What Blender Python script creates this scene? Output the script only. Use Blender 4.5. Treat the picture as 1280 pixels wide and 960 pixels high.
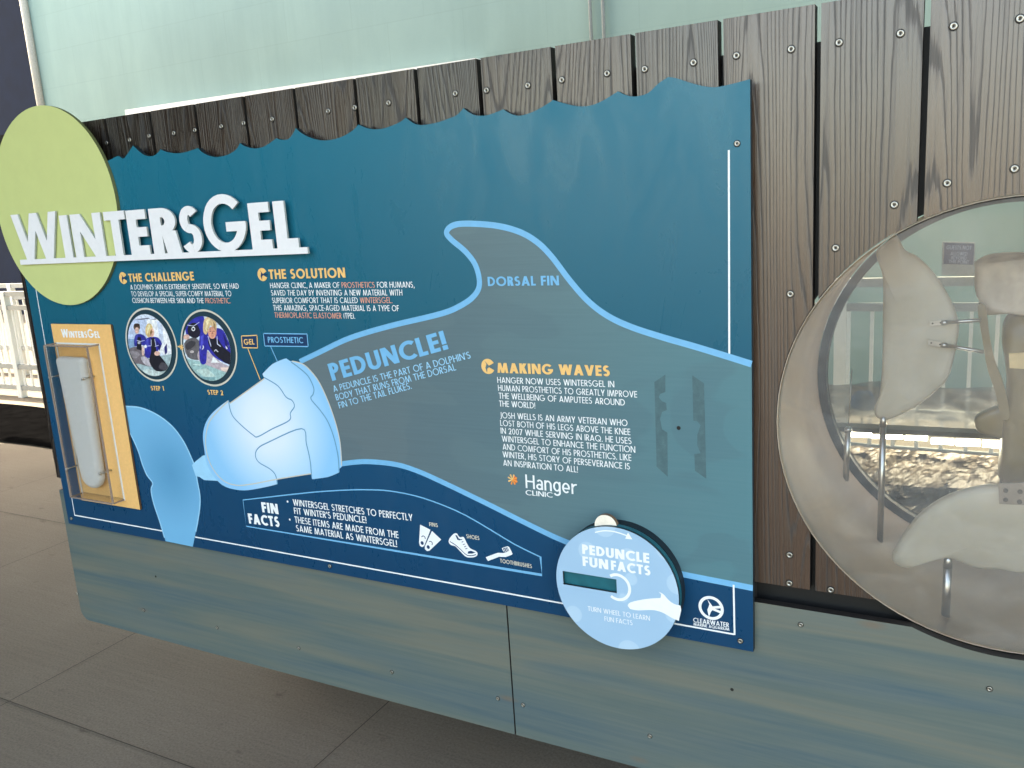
import bpy, bmesh, math, random
from mathutils import Vector, Matrix, noise as mnoise
random.seed(7)
for o in list(bpy.data.objects): bpy.data.objects.remove(o)
S = bpy.context.scene
COL = S.collection

# ------------------------------------------------------------------ camera
F = 1065.58564                      # focal length in pixels of the 1280x960 photograph
RM = Matrix(((0.8802890246530835, 0.4702655078313993, -0.06278204535851897),
             (0.04197170327712888, -0.20900146504882278, -0.9770142085617088),
             (-0.47257762240645684, 0.8574198153480719, -0.20371954017506153)))
EYE = Vector((0, -1.3, 1.5))
cd = bpy.data.cameras.new('camera'); cam = bpy.data.objects.new('camera', cd); COL.objects.link(cam)
cd.sensor_width = 36; cd.lens = F/1280*36; cd.clip_start = .02; cd.clip_end = 600
rt, up, bk = Vector(RM[0]), -Vector(RM[1]), -Vector(RM[2])
cam.matrix_world = Matrix(((rt.x, up.x, bk.x, EYE.x), (rt.y, up.y, bk.y, EYE.y), (rt.z, up.z, bk.z, EYE.z), (0, 0, 0, 1)))
S.camera = cam

# ------------------------------------------------------------------ light
SUN_EL, SUN_DIR = math.radians(47), Vector((-0.9, 0.12, 0))
az = math.atan2(SUN_DIR.y, SUN_DIR.x)
W = bpy.data.worlds.new('World'); S.world = W; W.use_nodes = True
nt = W.node_tree; nt.nodes.clear()
sky = nt.nodes.new('ShaderNodeTexSky'); sky.sky_type = 'NISHITA'; sky.sun_disc = False
sky.sun_elevation = SUN_EL; sky.sun_rotation = math.pi/2 - az
sky.air_density = 1.0; sky.dust_density = 2.5; sky.ozone_density = .8
bg = nt.nodes.new('ShaderNodeBackground'); bg.inputs[1].default_value = .15
wo = nt.nodes.new('ShaderNodeOutputWorld')
nt.links.new(sky.outputs[0], bg.inputs[0]); nt.links.new(bg.outputs[0], wo.inputs[0])
sd = bpy.data.lights.new('sun', 'SUN'); sd.energy = 3.0; sd.angle = math.radians(.8); sd.color = (1, .95, .87)
so = bpy.data.objects.new('sun', sd); COL.objects.link(so)
sv = Vector((math.cos(az)*math.cos(SUN_EL), math.sin(az)*math.cos(SUN_EL), math.sin(SUN_EL)))
so.rotation_euler = sv.to_track_quat('Z', 'Y').to_euler(); so.location = sv*30
S.cycles.transparent_max_bounces = 24
S.view_settings.view_transform = 'Standard'; S.view_settings.look = 'None'
S.view_settings.gamma = 1; S.view_settings.use_curve_mapping = False
S.view_settings.exposure = 3.1
S.view_settings.use_white_balance = True; S.view_settings.white_balance_temperature = 8300; S.view_settings.white_balance_tint = 6

# ------------------------------------------------------------------ helpers
def at(px, py, Y=0.0):
    "the place on the upright plane y=Y that the photograph's pixel shows"
    d = RM.transposed() @ Vector(((px-640)/F, (py-480)/F, 1))
    return EYE + d*((Y-EYE.y)/d.y)
def at_z(px, py, z):
    d = RM.transposed() @ Vector(((px-640)/F, (py-480)/F, 1))
    return EYE + d*((z-EYE.z)/d.z)
def xz(px, py, Y=0.0):
    p = at(px, py, Y); return (p.x, p.z)
def lin(c):
    return tuple(((v/255)/12.92 if v/255 <= .04045 else ((v/255+.055)/1.055)**2.4) for v in c)
def spline(pts, closed=False, n=6):
    out = []; N = len(pts)
    for i in range(N if closed else N-1):
        if closed: p0, p1, p2, p3 = pts[i-1], pts[i], pts[(i+1) % N], pts[(i+2) % N]
        else: p0, p1, p2, p3 = pts[max(i-1, 0)], pts[i], pts[i+1], pts[min(i+2, N-1)]
        for k in range(n):
            t = k/n
            out.append(tuple(.5*((2*p1[j])+(-p0[j]+p2[j])*t+(2*p0[j]-5*p1[j]+4*p2[j]-p3[j])*t*t+(-p0[j]+3*p1[j]-3*p2[j]+p3[j])*t**3) for j in (0, 1)))
    if not closed: out.append(tuple(pts[-1]))
    return out
def circ(cx, cz, r, n=64, a0=0, a1=360):
    full = abs(a1-a0) >= 360
    m = n if full else n+1
    return [(cx+r*math.cos(math.radians(a0+(a1-a0)*i/n)), cz+r*math.sin(math.radians(a0+(a1-a0)*i/n))) for i in range(m)]
def area2(p): return sum(p[i-1][0]*p[i][1]-p[i][0]*p[i-1][1] for i in range(len(p)))
def clip_convex(poly, clip):
    if area2(clip) < 0: clip = clip[::-1]
    out = list(poly)
    for i in range(len(clip)):
        a, b = clip[i-1], clip[i]; inp = out; out = []
        if not inp: break
        side = lambda p: (b[0]-a[0])*(p[1]-a[1])-(b[1]-a[1])*(p[0]-a[0])
        for j in range(len(inp)):
            p, q = inp[j-1], inp[j]; sp, sq = side(p), side(q)
            if (sp >= 0) != (sq >= 0):
                t = sp/(sp-sq); out.append((p[0]+(q[0]-p[0])*t, p[1]+(q[1]-p[1])*t))
            if sq >= 0: out.append(q)
    return out

class MB:
    "collects shapes, links them as ONE mesh object"
    def __init__(s): s.v = []; s.f = []; s.m = []; s.sm = []
    def face(s, pts, mi=0, smooth=False):
        b = len(s.v); s.v += [tuple(p) for p in pts]; s.f.append(list(range(b, b+len(pts)))); s.m.append(mi); s.sm.append(smooth)
    def sheet(s, poly, Y, mi=0):
        if len(poly) < 3: return
        if area2(poly) < 0: poly = poly[::-1]      # front faces -y
        s.face([(p[0], Y, p[1]) for p in poly], mi)
    def prism(s, poly, y0, y1, mi=0, side=None):
        "flat shape in x,z with its front at y0, back at y1"
        if area2(poly) < 0: poly = poly[::-1]
        side = mi if side is None else side
        s.face([(p[0], y0, p[1]) for p in poly], mi); s.face([(p[0], y1, p[1]) for p in poly[::-1]], side)
        for i in range(len(poly)):
            a, b = poly[i-1], poly[i]
            s.face([(a[0], y0, a[1]), (a[0], y1, a[1]), (b[0], y1, b[1]), (b[0], y0, b[1])], side)
    def holed(s, outer, holes, y0, y1, mi=0, side=None):
        side = mi if side is None else side
        bm = bmesh.new(); loops = []
        for L in [outer]+holes:
            vs = [bm.verts.new((p[0], 0, p[1])) for p in L]; loops.append(vs)
            for i in range(len(vs)): bm.edges.new((vs[i-1], vs[i]))
        bmesh.ops.triangle_fill(bm, edges=bm.edges[:], use_beauty=True, normal=(0, -1, 0))
        for f in bm.faces:
            pts = [(v.co.x, v.co.z) for v in f.verts]
            if area2(pts) < 0: pts = pts[::-1]
            s.face([(p[0], y0, p[1]) for p in pts], mi); s.face([(p[0], y1, p[1]) for p in pts[::-1]], side)
        bm.free()
        for k, L in enumerate([outer]+holes):
            if (area2(L) < 0) != (k > 0): L = L[::-1]
            for i in range(len(L)):
                a, b = L[i-1], L[i]
                s.face([(a[0], y0, a[1]), (a[0], y1, a[1]), (b[0], y1, b[1]), (b[0], y0, b[1])], side)
    def ribbon(s, pts, w, Y, mi=0, closed=False):
        n = len(pts); L = []; R = []
        for i in range(n):
            a = pts[i-1] if (i > 0 or closed) else pts[0]; b = pts[(i+1) % n] if (i < n-1 or closed) else pts[-1]
            d = Vector((b[0]-a[0], b[1]-a[1]));
            if d.length < 1e-9: d = Vector((1, 0))
            d.normalize(); nx, nz = -d.y*w/2, d.x*w/2
            if i > 0 and (i < n-1 or closed):
                e = Vector((pts[i][0]-a[0], pts[i][1]-a[1]))
                if e.length > 1e-9:
                    c = max(.5, abs(e.normalized().dot(d))); nx /= c; nz /= c
            L.append((pts[i][0]+nx, pts[i][1]+nz)); R.append((pts[i][0]-nx, pts[i][1]-nz))
        for i in range(n if closed else n-1):
            j = (i+1) % n; s.sheet([L[i], R[i], R[j], L[j]], Y-(i % 4)*1e-5, mi)
    def box(s, x0, x1, y0, y1, z0, z1, mi=0):
        s.prism([(x0, z0), (x1, z0), (x1, z1), (x0, z1)], y0, y1, mi)
    def tube(s, a, b, r0, r1=None, n=12, mi=0, caps=True):
        r1 = r0 if r1 is None else r1
        a, b = Vector(a), Vector(b); d = (b-a).normalized(); u = d.orthogonal().normalized(); w = d.cross(u)
        ra = [a+(u*math.cos(t)+w*math.sin(t))*r0 for t in [2*math.pi*i/n for i in range(n)]]
        rb = [b+(u*math.cos(t)+w*math.sin(t))*r1 for t in [2*math.pi*i/n for i in range(n)]]
        for i in range(n): s.face([ra[i-1], ra[i], rb[i], rb[i-1]], mi, True)
        if caps: s.face(ra[::-1], mi); s.face(rb, mi)
    def lathe(s, prof, o=(0, 0, 0), n=24, mi=0, axis='y'):
        "prof: (radius, distance along axis)"
        rings = []
        for r, h in prof:
            ring = []
            for i in range(n):
                t = 2*math.pi*i/n
                if axis == 'y': ring.append((o[0]+r*math.cos(t), o[1]+h, o[2]+r*math.sin(t)))
                else: ring.append((o[0]+r*math.cos(t), o[1]+r*math.sin(t), o[2]+h))
            rings.append(ring)
        for k in range(len(rings)-1):
            for i in range(n): s.face([rings[k][i-1], rings[k][i], rings[k+1][i], rings[k+1][i-1]], mi, True)
        s.face(rings[0][::-1], mi); s.face(rings[-1], mi)
    def pillow(s, outline, Y, th, mi=0, prof=((1, 0), (.985, .45), (.95, .72), (.86, .9), (.65, .98), (.3, 1)), lump=0):
        cx = sum(p[0] for p in outline)/len(outline); cz = sum(p[1] for p in outline)/len(outline)
        if area2(outline) < 0: outline = outline[::-1]
        for sg in (-1, 1):
            rings = [[(cx+(p[0]-cx)*k, Y+sg*t*th/2, cz+(p[1]-cz)*k) for p in outline] for k, t in prof]
            for a, b in zip(rings, rings[1:]):
                for i in range(len(a)):
                    q = [a[i-1], a[i], b[i], b[i-1]]; s.face(q if sg < 0 else q[::-1], mi, True)
            s.face(rings[-1] if sg < 0 else rings[-1][::-1], mi, True)
    def build(s, name, mats, parent=None, weld=False):
        me = bpy.data.meshes.new(name)
        off = parent_origin(parent)
        me.from_pydata([(v[0]-off[0], v[1]-off[1], v[2]-off[2]) for v in s.v], [], s.f)
        for m in (mats if isinstance(mats, (list, tuple)) else [mats]): me.materials.append(m)
        me.polygons.foreach_set('material_index', s.m); me.polygons.foreach_set('use_smooth', s.sm)
        if weld or any(s.sm):
            bm = bmesh.new(); bm.from_mesh(me); bmesh.ops.remove_doubles(bm, verts=bm.verts, dist=1e-6); bm.to_mesh(me); bm.free()
        me.update()
        o = bpy.data.objects.new(name, me); COL.objects.link(o)
        if parent: o.parent = parent
        return o
def parent_origin(p):
    o = Vector((0, 0, 0))
    while p is not None: o += Vector(p.location); p = p.parent
    return o
def tag(o, label, cat, group=None):
    o['label'] = label; o['category'] = cat
    if group: o['group'] = group
    return o
def thing(name, loc, label, cat, group=None):
    o = bpy.data.objects.new(name, None); COL.objects.link(o); o.location = loc; o.empty_display_size = .1
    return tag(o, label, cat, group)
def structure(o): o['kind'] = 'structure'; return o
def bevel(o, w, seg=2, ang=40):
    b = o.modifiers.new('bevel', 'BEVEL'); b.width = w; b.segments = seg; b.limit_method = 'ANGLE'; b.angle_limit = math.radians(ang)

# ------------------------------------------------------------------ materials
class NT:
    def __init__(s, name):
        s.m = bpy.data.materials.new(name); s.m.use_nodes = True; s.t = s.m.node_tree; s.b = s.t.nodes['Principled BSDF']; s.out = s.t.nodes['Material Output']
    def n(s, kind, **kw):
        x = s.t.nodes.new('ShaderNode'+kind)
        for k, v in kw.items(): setattr(x, k, v)
        return x
    def l(s, a, b): s.t.links.new(a, b)
    def pos(s, scale, rand=False):
        g = s.n('NewGeometry'); m = s.n('Mapping'); m.inputs['Scale'].default_value = scale; s.l(g.outputs['Position'], m.inputs[0])
        if rand:
            oi = s.n('ObjectInfo'); c = s.n('CombineXYZ'); mu = s.n('Math', operation='MULTIPLY'); mu.inputs[1].default_value = 37
            s.l(oi.outputs['Random'], mu.inputs[0]); s.l(mu.outputs[0], c.inputs[0]); s.l(mu.outputs[0], c.inputs[2]); s.l(c.outputs[0], m.inputs['Location'])
        return m.outputs[0]
    def noise(s, vec, scale=1, detail=3, rough=.5, dist=0):
        x = s.n('TexNoise'); x.inputs['Scale'].default_value = scale; x.inputs['Detail'].default_value = detail; x.inputs['Roughness'].default_value = rough; x.inputs['Distortion'].default_value = dist
        s.l(vec, x.inputs['Vector']); return x.outputs['Fac']
    def ramp(s, fac, stops, interp='LINEAR'):
        r = s.n('ValToRGB'); r.color_ramp.interpolation = interp
        while len(r.color_ramp.elements) < len(stops): r.color_ramp.elements.new(.5)
        for e, (p, c) in zip(r.color_ramp.elements, stops): e.position = p; e.color = (*c, 1) if len(c) == 3 else c
        s.l(fac, r.inputs[0]); return r.outputs[0]
    def mix(s, fac, a, b, mode='MIX'):
        x = s.n('Mix', data_type='RGBA', blend_type=mode)
        for sock, v in ((x.inputs[0], fac), (x.inputs[6], a), (x.inputs[7], b)):
            if hasattr(v, 'links') or hasattr(v, 'is_linked'): s.l(v, sock)
            elif isinstance(v, (int, float)): sock.default_value = v
            else: sock.default_value = (*v, 1)
        return x.outputs[2]
    def math(s, op, a, b=0.0, c=None):
        x = s.n('Math', operation=op)
        for i, v in enumerate((a, b) if c is None else (a, b, c)):
            if hasattr(v, 'is_linked'): s.l(v, x.inputs[i])
            else: x.inputs[i].default_value = v
        return x.outputs[0]
    def bump(s, h, strength=.2, dist=.002):
        b = s.n('Bump'); b.inputs['Strength'].default_value = strength; b.inputs['Distance'].default_value = dist
        s.l(h, b.inputs['Height']); s.l(b.outputs[0], s.b.inputs['Normal'])
    def color(s, c):
        if hasattr(c, 'is_linked'): s.l(c, s.b.inputs['Base Color'])
        else: s.b.inputs['Base Color'].default_value = (*c, 1)
def plain(name, rgb, rough=.5, spec=.5, metal=0, vary=.12, grain=60, bump=0):
    "one colour with a slight unevenness"
    t = NT(name); c = lin(rgb); v = t.noise(t.pos((1, 1, 1)), grain, 4, .6)
    t.color(t.ramp(v, [(.3, tuple(x*(1-vary) for x in c)), (.7, tuple(min(1, x*(1+vary)) for x in c))]))
    t.b.inputs['Roughness'].default_value = rough; t.b.inputs['Specular IOR Level'].default_value = spec; t.b.inputs['Metallic'].default_value = metal
    if bump: t.bump(v, bump, .001)
    return t.m
def sepz(t):
    g = t.n('NewGeometry'); s = t.n('SeparateXYZ'); t.l(g.outputs['Position'], s.inputs[0]); return s
M = {}
def mk_panel():
    t = NT('printed_panel'); s = sepz(t)
    z = t.math('MULTIPLY_ADD', s.outputs[2], 1/.9, -.757/.9)
    sw = t.noise(t.pos((1.5, 1, 3)), 1.2, 2)
    z = t.math('ADD', z, t.math('MULTIPLY_ADD', sw, .14, -.07))
    c = t.ramp(z, [(0, lin((0, 55, 90))), (.3, lin((0, 66, 102))), (.62, lin((4, 90, 111))), (1, lin((6, 106, 128)))])
    sp = t.noise(t.pos((1, 1, 1)), 55, 5, .7)
    c = t.mix(t.ramp(sp, [(.66, (0, 0, 0)), (.74, (.5, .5, .5))]), c, lin((18, 78, 100)))
    f = t.noise(t.pos((1, 1, 1)), 900, 2)
    c = t.mix(t.math('MULTIPLY', f, .12), c, lin((40, 110, 140)))
    t.color(c); t.b.inputs['Roughness'].default_value = .3; t.b.inputs['Specular IOR Level'].default_value = .36
    sc_ = t.noise(t.pos((14, 1, 5)), 1, 6, .7, 1.0)
    t.l(t.ramp(sc_, [(.35, (.24, .24, .24)), (.7, (.44, .44, .44))]), t.b.inputs['Roughness'])
    t.bump(f, .08, .0005); return t.m
M['panel'] = mk_panel()
M['panel_edge'] = plain('panel_edge', (12, 30, 40), .6)
def mk_body():
    t = NT('printed_dolphin_grey'); s = sepz(t)
    x = t.math('MULTIPLY_ADD', s.outputs[0], 1/1.25, 1.55/1.25)
    st = t.noise(t.pos((6, 1, 260)), 1, 4, .6); sw = t.noise(t.pos((2.2, 1, 5)), 1.6, 2, .4, 1.2)
    c = t.ramp(x, [(0, lin((98, 106, 112))), (.45, lin((90, 104, 110))), (.8, lin((80, 114, 122))), (1, lin((74, 121, 130)))])
    c = t.mix(t.ramp(sw, [(.5, (0, 0, 0)), (.53, (.22, .22, .22))]), c, lin((66, 88, 102)))
    c = t.mix(t.math('MULTIPLY', st, .35), c, lin((110, 140, 146)))
    t.color(c); t.b.inputs['Roughness'].default_value = .3; t.b.inputs['Specular IOR Level'].default_value = .36; return t.m
M['body'] = mk_body()
def grad(name, cols, center, r, rough=.42):
    t = NT(name); g = t.n('NewGeometry'); d = t.n('VectorMath', operation='DISTANCE'); t.l(g.outputs['Position'], d.inputs[0]); d.inputs[1].default_value = center
    k = t.math('MULTIPLY', d.outputs['Value'], 1/r)
    t.color(t.ramp(k, [(i/(len(cols)-1), lin(c)) for i, c in enumerate(cols)])); t.b.inputs['Roughness'].default_value = rough; return t.m
M['sky_blue'] = plain('print_sky_blue', (106, 176, 218), .42, vary=.05)
M['ice'] = plain('print_ice_blue', (150, 205, 236), .42, vary=.05)
M['white'] = plain('print_white', (236, 238, 240), .42, vary=.03)
M['orange'] = plain('print_apricot', (240, 190, 120), .42, vary=.05)
M['pink'] = plain('print_salmon', (226, 160, 140), .42, vary=.05)
M['navy'] = plain('print_navy', (0, 52, 92), .42, vary=.06)
M['slate'] = plain('print_slate_line', (92, 150, 184), .42, vary=.05)
M['beige'] = plain('print_beige_line', (204, 198, 184), .42, vary=.05)
M['dark_ring'] = plain('print_dark_ring', (24, 54, 66), .42, vary=.1)
M['residue'] = None
def mk_residue():
    t = NT('old_tape_residue'); n = t.noise(t.pos((1, 1, 1)), 90, 5, .7)
    t.color(t.ramp(n, [(.35, lin((62, 92, 98))), (.62, lin((72, 104, 110))), (.72, lin((92, 126, 130)))])); t.b.inputs['Roughness'].default_value = .6; return t.m
M['residue'] = mk_residue()
M['letter'] = plain('white_acrylic_lettering', (232, 230, 232), .4, vary=.03)
M['letter_side'] = plain('lettering_side', (170, 176, 174), .5)
M['lime'] = plain('lime_painted_board', (196, 203, 136), .45, vary=.025, grain=25)
M['lime_edge'] = plain('lime_board_edge', (96, 102, 66), .6)
M['amber'] = plain('amber_backing_board', (236, 184, 118), .42, vary=.05, grain=120)
M['amber_edge'] = plain('amber_edge', (96, 66, 40), .6)
M['gel'] = plain('pale_grey_gel', (220, 219, 218), .45, vary=.04, grain=90, bump=.1)
M['steel'] = plain('brushed_steel', (188, 186, 182), .28, metal=1, vary=.08)
M['screw'] = plain('screw_steel', (178, 174, 166), .4, metal=1, vary=.12, grain=300)
M['black'] = plain('dark_void', (14, 13, 13), .6)
def mk_clear(name, tint, fac, rough=.03):
    t = NT(name); tr = t.n('BsdfTransparent'); tr.inputs[0].default_value = (*tint, 1); gl = t.n('BsdfGlossy'); gl.inputs['Roughness'].default_value = rough
    lw = t.n('LayerWeight'); lw.inputs[0].default_value = .35
    mx = t.n('MixShader'); t.l(t.math('MULTIPLY_ADD', lw.outputs['Fresnel'], .35, fac), mx.inputs[0]); t.l(tr.outputs[0], mx.inputs[1]); t.l(gl.outputs[0], mx.inputs[2]); t.l(mx.outputs[0], t.out.inputs[0]); return t.m
M['acrylic'] = mk_clear('clear_acrylic', (.99, .99, .985), .0)
M['glass'] = mk_clear('greenish_clear_pane', (.76, .79, .77), .0)
def mk_hazy():  # pale diffuse veil mixed in to stand for reflections on the front pane
    t = NT('reflection_haze_acrylic'); tr = t.n('BsdfTransparent'); tr.inputs[0].default_value = (.97, .97, .97, 1); gl = t.n('BsdfGlossy'); gl.inputs['Roughness'].default_value = .05; df = t.n('BsdfDiffuse'); df.inputs[0].default_value = (.8, .8, .8, 1)
    lw = t.n('LayerWeight'); lw.inputs[0].default_value = .35; n = t.noise(t.pos((4, 4, 7)), 1.5, 5, .65, 1.5)
    m1 = t.n('MixShader'); t.l(t.math('MULTIPLY_ADD', lw.outputs['Fresnel'], .55, .0), m1.inputs[0]); t.l(tr.outputs[0], m1.inputs[1]); t.l(gl.outputs[0], m1.inputs[2])
    m2 = t.n('MixShader'); t.l(t.ramp(n, [(.3, (.03, .03, .03)), (.75, (.095, .095, .095))]), m2.inputs[0]); t.l(m1.outputs[0], m2.inputs[1]); t.l(df.outputs[0], m2.inputs[2]); t.l(m2.outputs[0], t.out.inputs[0]); return t.m
M['hazy'] = mk_hazy()
M['acrylic_edge'] = None
def mk_edge():
    t = NT('acrylic_cut_edge'); tr = t.n('BsdfTransparent'); tr.inputs[0].default_value = (.6, .52, .48, 1); pb = t.b
    t.color(lin((176, 158, 146))); pb.inputs['Roughness'].default_value = .25
    mx = t.n('MixShader'); mx.inputs[0].default_value = .6; t.l(tr.outputs[0], mx.inputs[1]); t.l(pb.outputs[0], mx.inputs[2]); t.l(mx.outputs[0], t.out.inputs[0]); return t.m
M['acrylic_edge'] = mk_edge()
def mk_plank():
    t = NT('dark_grained_plank')
    field = t.noise(t.pos((8, 8, .42), True), 1.0, 1.0, .3)
    fine = t.noise(t.pos((210, 210, 2.6), True), 1, 4, .65)
    jit = t.noise(t.pos((240, 240, 5), True), 1, 3, .7); wob = t.noise(t.pos((26, 26, 7), True), 1, 2)
    v = t.math('ADD', t.math('MULTIPLY', field, 58), t.math('ADD', t.math('MULTIPLY', jit, .5), t.math('MULTIPLY', wob, .7)))
    saw = t.math('FRACT', v)
    line = t.ramp(saw, [(0, (0, 0, 0)), (.10, (.03, .03, .03)), (.2, (.75, .75, .75)), (.7, (1, 1, 1)), (.95, (.72, .72, .72)), (1, (0, 0, 0))])
    fib = t.ramp(fine, [(.30, (.1, .1, .1)), (.56, (1, 1, 1))])
    h = t.math('MULTIPLY_ADD', line, .62, t.math('MULTIPLY', fib, .38))
    oi = t.n('ObjectInfo')
    big = t.noise(t.pos((3, 3, 2.2), True), 1.3, 3)
    base = t.mix(t.ramp(big, [(.35, (0, 0, 0)), (.7, (.3, .3, .3))]), oi.outputs['Color'], lin((84, 58, 42)))
    c = t.mix(t.math('MULTIPLY_ADD', h, .92, .06), lin((14, 10, 9)), base)
    t.color(c); t.l(t.ramp(h, [(.3, (.7, .7, .7)), (.8, (.27, .27, .27))]), t.b.inputs['Roughness']); t.b.inputs['Specular IOR Level'].default_value = .85; t.b.inputs['Coat Weight'].default_value = .4; t.b.inputs['Coat Roughness'].default_value = .32; t.b.inputs['Coat IOR'].default_value = 1.7
    t.bump(h, .6, .0012); return t.m
M['plank'] = mk_plank()
M['plank_side'] = plain('plank_cut_side', (30, 25, 23), .7)
def mk_board():
    t = NT('blue_stained_plywood')
    w = t.noise(t.pos((.62, 1, 11)), 1.5, 3, .5, .5); w2 = t.noise(t.pos((3, 1, 110)), 1, 5, .65); w3 = t.noise(t.pos((.9, 1, 5.5)), 2.1, 2, .5, .4)
    c = t.ramp(w, [(.32, lin((72, 92, 98))), (.46, lin((84, 98, 96))), (.58, lin((104, 106, 96))), (.7, lin((86, 102, 102)))])
    c = t.mix(t.ramp(w3, [(.5, (0, 0, 0)), (.68, (.5, .5, .5))]), c, lin((62, 90, 102)))
    c = t.mix(t.ramp(w2, [(.35, (0, 0, 0)), (.65, (.4, .4, .4))]), c, lin((112, 116, 106)))
    k = t.n('TexVoronoi'); k.inputs['Scale'].default_value = 1; t.l(t.pos((4.5, .01, 14)), k.inputs['Vector'])
    c = t.mix(t.ramp(k.outputs['Distance'], [(.03, (.5, .5, .5)), (.12, (0, 0, 0))]), c, lin((120, 96, 76)))
    t.color(c); t.b.inputs['Roughness'].default_value = .5; t.bump(w2, .12, .0008); return t.m
M['board'] = mk_board()
def mk_floor():
    t = NT('brushed_concrete')
    a = t.noise(t.pos((1, 1, 1)), 1.1, 5, .6); b = t.noise(t.pos((1, 1, 1)), 140, 4, .7); st = t.noise(t.pos((2.2, 110, 1)), 1, 4, .65); d = t.noise(t.pos((1, 1.6, 1)), 9, 4, .6)
    c = t.ramp(a, [(.3, lin((112, 103, 92))), (.55, lin((121, 112, 101))), (.75, lin((130, 121, 110)))])
    c = t.mix(t.ramp(b, [(.35, (0, 0, 0)), (.7, (.75, .75, .75))]), c, lin((84, 76, 67)))
    c = t.mix(t.ramp(st, [(.4, (0, 0, 0)), (.7, (.28, .28, .28))]), c, lin((128, 119, 108)))
    c = t.mix(t.ramp(d, [(.64, (0, 0, 0)), (.76, (.45, .45, .45))]), c, lin((60, 50, 41)))
    t.color(c); t.b.inputs['Roughness'].default_value = .85; t.b.inputs['Specular IOR Level'].default_value = .2
    t.bump(t.math('ADD', t.math('MULTIPLY', st, .3), t.math('MULTIPLY', b, .8)), .3, .002); return t.m
M['floor'] = mk_floor()
M['joint'] = plain('floor_joint', (62, 55, 48), .9)
def mk_wall():
    t = NT('mint_painted_block')
    g = t.n('NewGeometry'); s = t.n('SeparateXYZ'); t.l(g.outputs['Position'], s.inputs[0]); cb = t.n('CombineXYZ'); t.l(s.outputs[0], cb.inputs[0]); t.l(s.outputs[2], cb.inputs[1])
    br = t.n('TexBrick'); br.inputs['Scale'].default_value = 1; br.inputs['Mortar Size'].default_value = .006; br.inputs['Brick Width'].default_value = .8; br.inputs['Row Height'].default_value = .4; br.inputs['Mortar Smooth'].default_value = .4
    br.inputs['Color1'].default_value = (1, 1, 1, 1); br.inputs['Color2'].default_value = (.97, .97, .97, 1); br.inputs['Mortar'].default_value = (.91, .91, .91, 1); t.l(cb.outputs[0], br.inputs['Vector'])
    n = t.noise(t.pos((1, 1, .6)), .9, 5, .6); f = t.noise(t.pos((1, 1, 1)), 30, 4, .7)
    c = t.ramp(n, [(.3, lin((121, 145, 139))), (.7, lin((134, 158, 150)))])
    ws = t.noise(t.pos((2.6, 1, .22)), 1, 5, .65)
    c = t.mix(t.ramp(ws, [(.48, (0, 0, 0)), (.75, (.35, .35, .35))]), c, lin((104, 128, 120)))
    c = t.mix(.75, c, br.outputs[0], 'MULTIPLY')
    c = t.mix(t.math('MULTIPLY', f, .12), c, lin((108, 130, 124)))
    t.color(c); t.b.inputs['Roughness'].default_value = .75; t.bump(f, .25, .004); return t.m
M['wall'] = mk_wall()
M['navy_wall'] = plain('navy_cladding', (8, 20, 40), .8, .15, grain=3, vary=.2)
M['trim'] = plain('beige_trim', (168, 160, 146), .6)
M['conduit'] = plain('grey_conduit', (122, 128, 126), .55)
M['rail_white'] = plain('white_painted_metal', (226, 224, 220), .4, vary=.04)
M['rail_grey'] = plain('grey_painted_rail', (150, 150, 148), .45)
M['mat'] = plain('black_sheeting', (9, 9, 10), 1.0, 0.0, grain=8, vary=.3)
M['roof'] = plain('shade_canopy_grey', (96, 92, 88), .8)
M['frame'] = plain('galvanised_frame', (118, 116, 112), .5, metal=.4)
def mk_tan():
    t = NT('frosted_tan_shell'); a = t.noise(t.pos((3, 3, 3)), 2, 4, .6, .8); f = t.noise(t.pos((1, 1, 1)), 300, 3)
    c = t.ramp(a, [(.3, lin((226, 210, 194))), (.7, lin((238, 224, 210)))])
    c = t.mix(t.math('MULTIPLY', f, .2), c, lin((180, 168, 154)))
    t.color(c); t.b.inputs['Roughness'].default_value = .5; t.bump(f, .06, .0006)
    tl_ = t.n('BsdfTranslucent'); t.l(c, tl_.inputs[0]); mx = t.n('MixShader'); mx.inputs[0].default_value = .6; t.l(t.b.outputs[0], mx.inputs[1]); t.l(tl_.outputs[0], mx.inputs[2]); t.l(mx.outputs[0], t.out.inputs[0]); return t.m
M['tan'] = mk_tan()
M['gasket'] = plain('black_gasket', (34, 35, 40), .5)
def mk_fluke():
    t = NT('pale_cast_resin'); a = t.noise(t.pos((1, 1, 1)), 9, 4, .6); f = t.noise(t.pos((1, 1, 1)), 240, 3)
    c = t.ramp(a, [(.3, lin((170, 160, 142))), (.7, lin((188, 180, 164)))])
    c = t.mix(t.math('MULTIPLY', f, .18), c, lin((158, 150, 134)))
    t.color(c); t.b.inputs['Roughness'].default_value = .42; t.b.inputs['Subsurface Weight'].default_value = .35; t.b.inputs['Subsurface Radius'].default_value = (.01, .008, .005); return t.m
M['fluke'] = mk_fluke()
M['plaster'] = plain('stained_plaster', (196, 186, 174), .8, grain=22, vary=.22, bump=.4)
M['olive'] = plain('olive_resin', (112, 98, 68), .35, grain=12, vary=.25)
M['wood_pale'] = plain('pale_wood', (206, 180, 132), .55)

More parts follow.
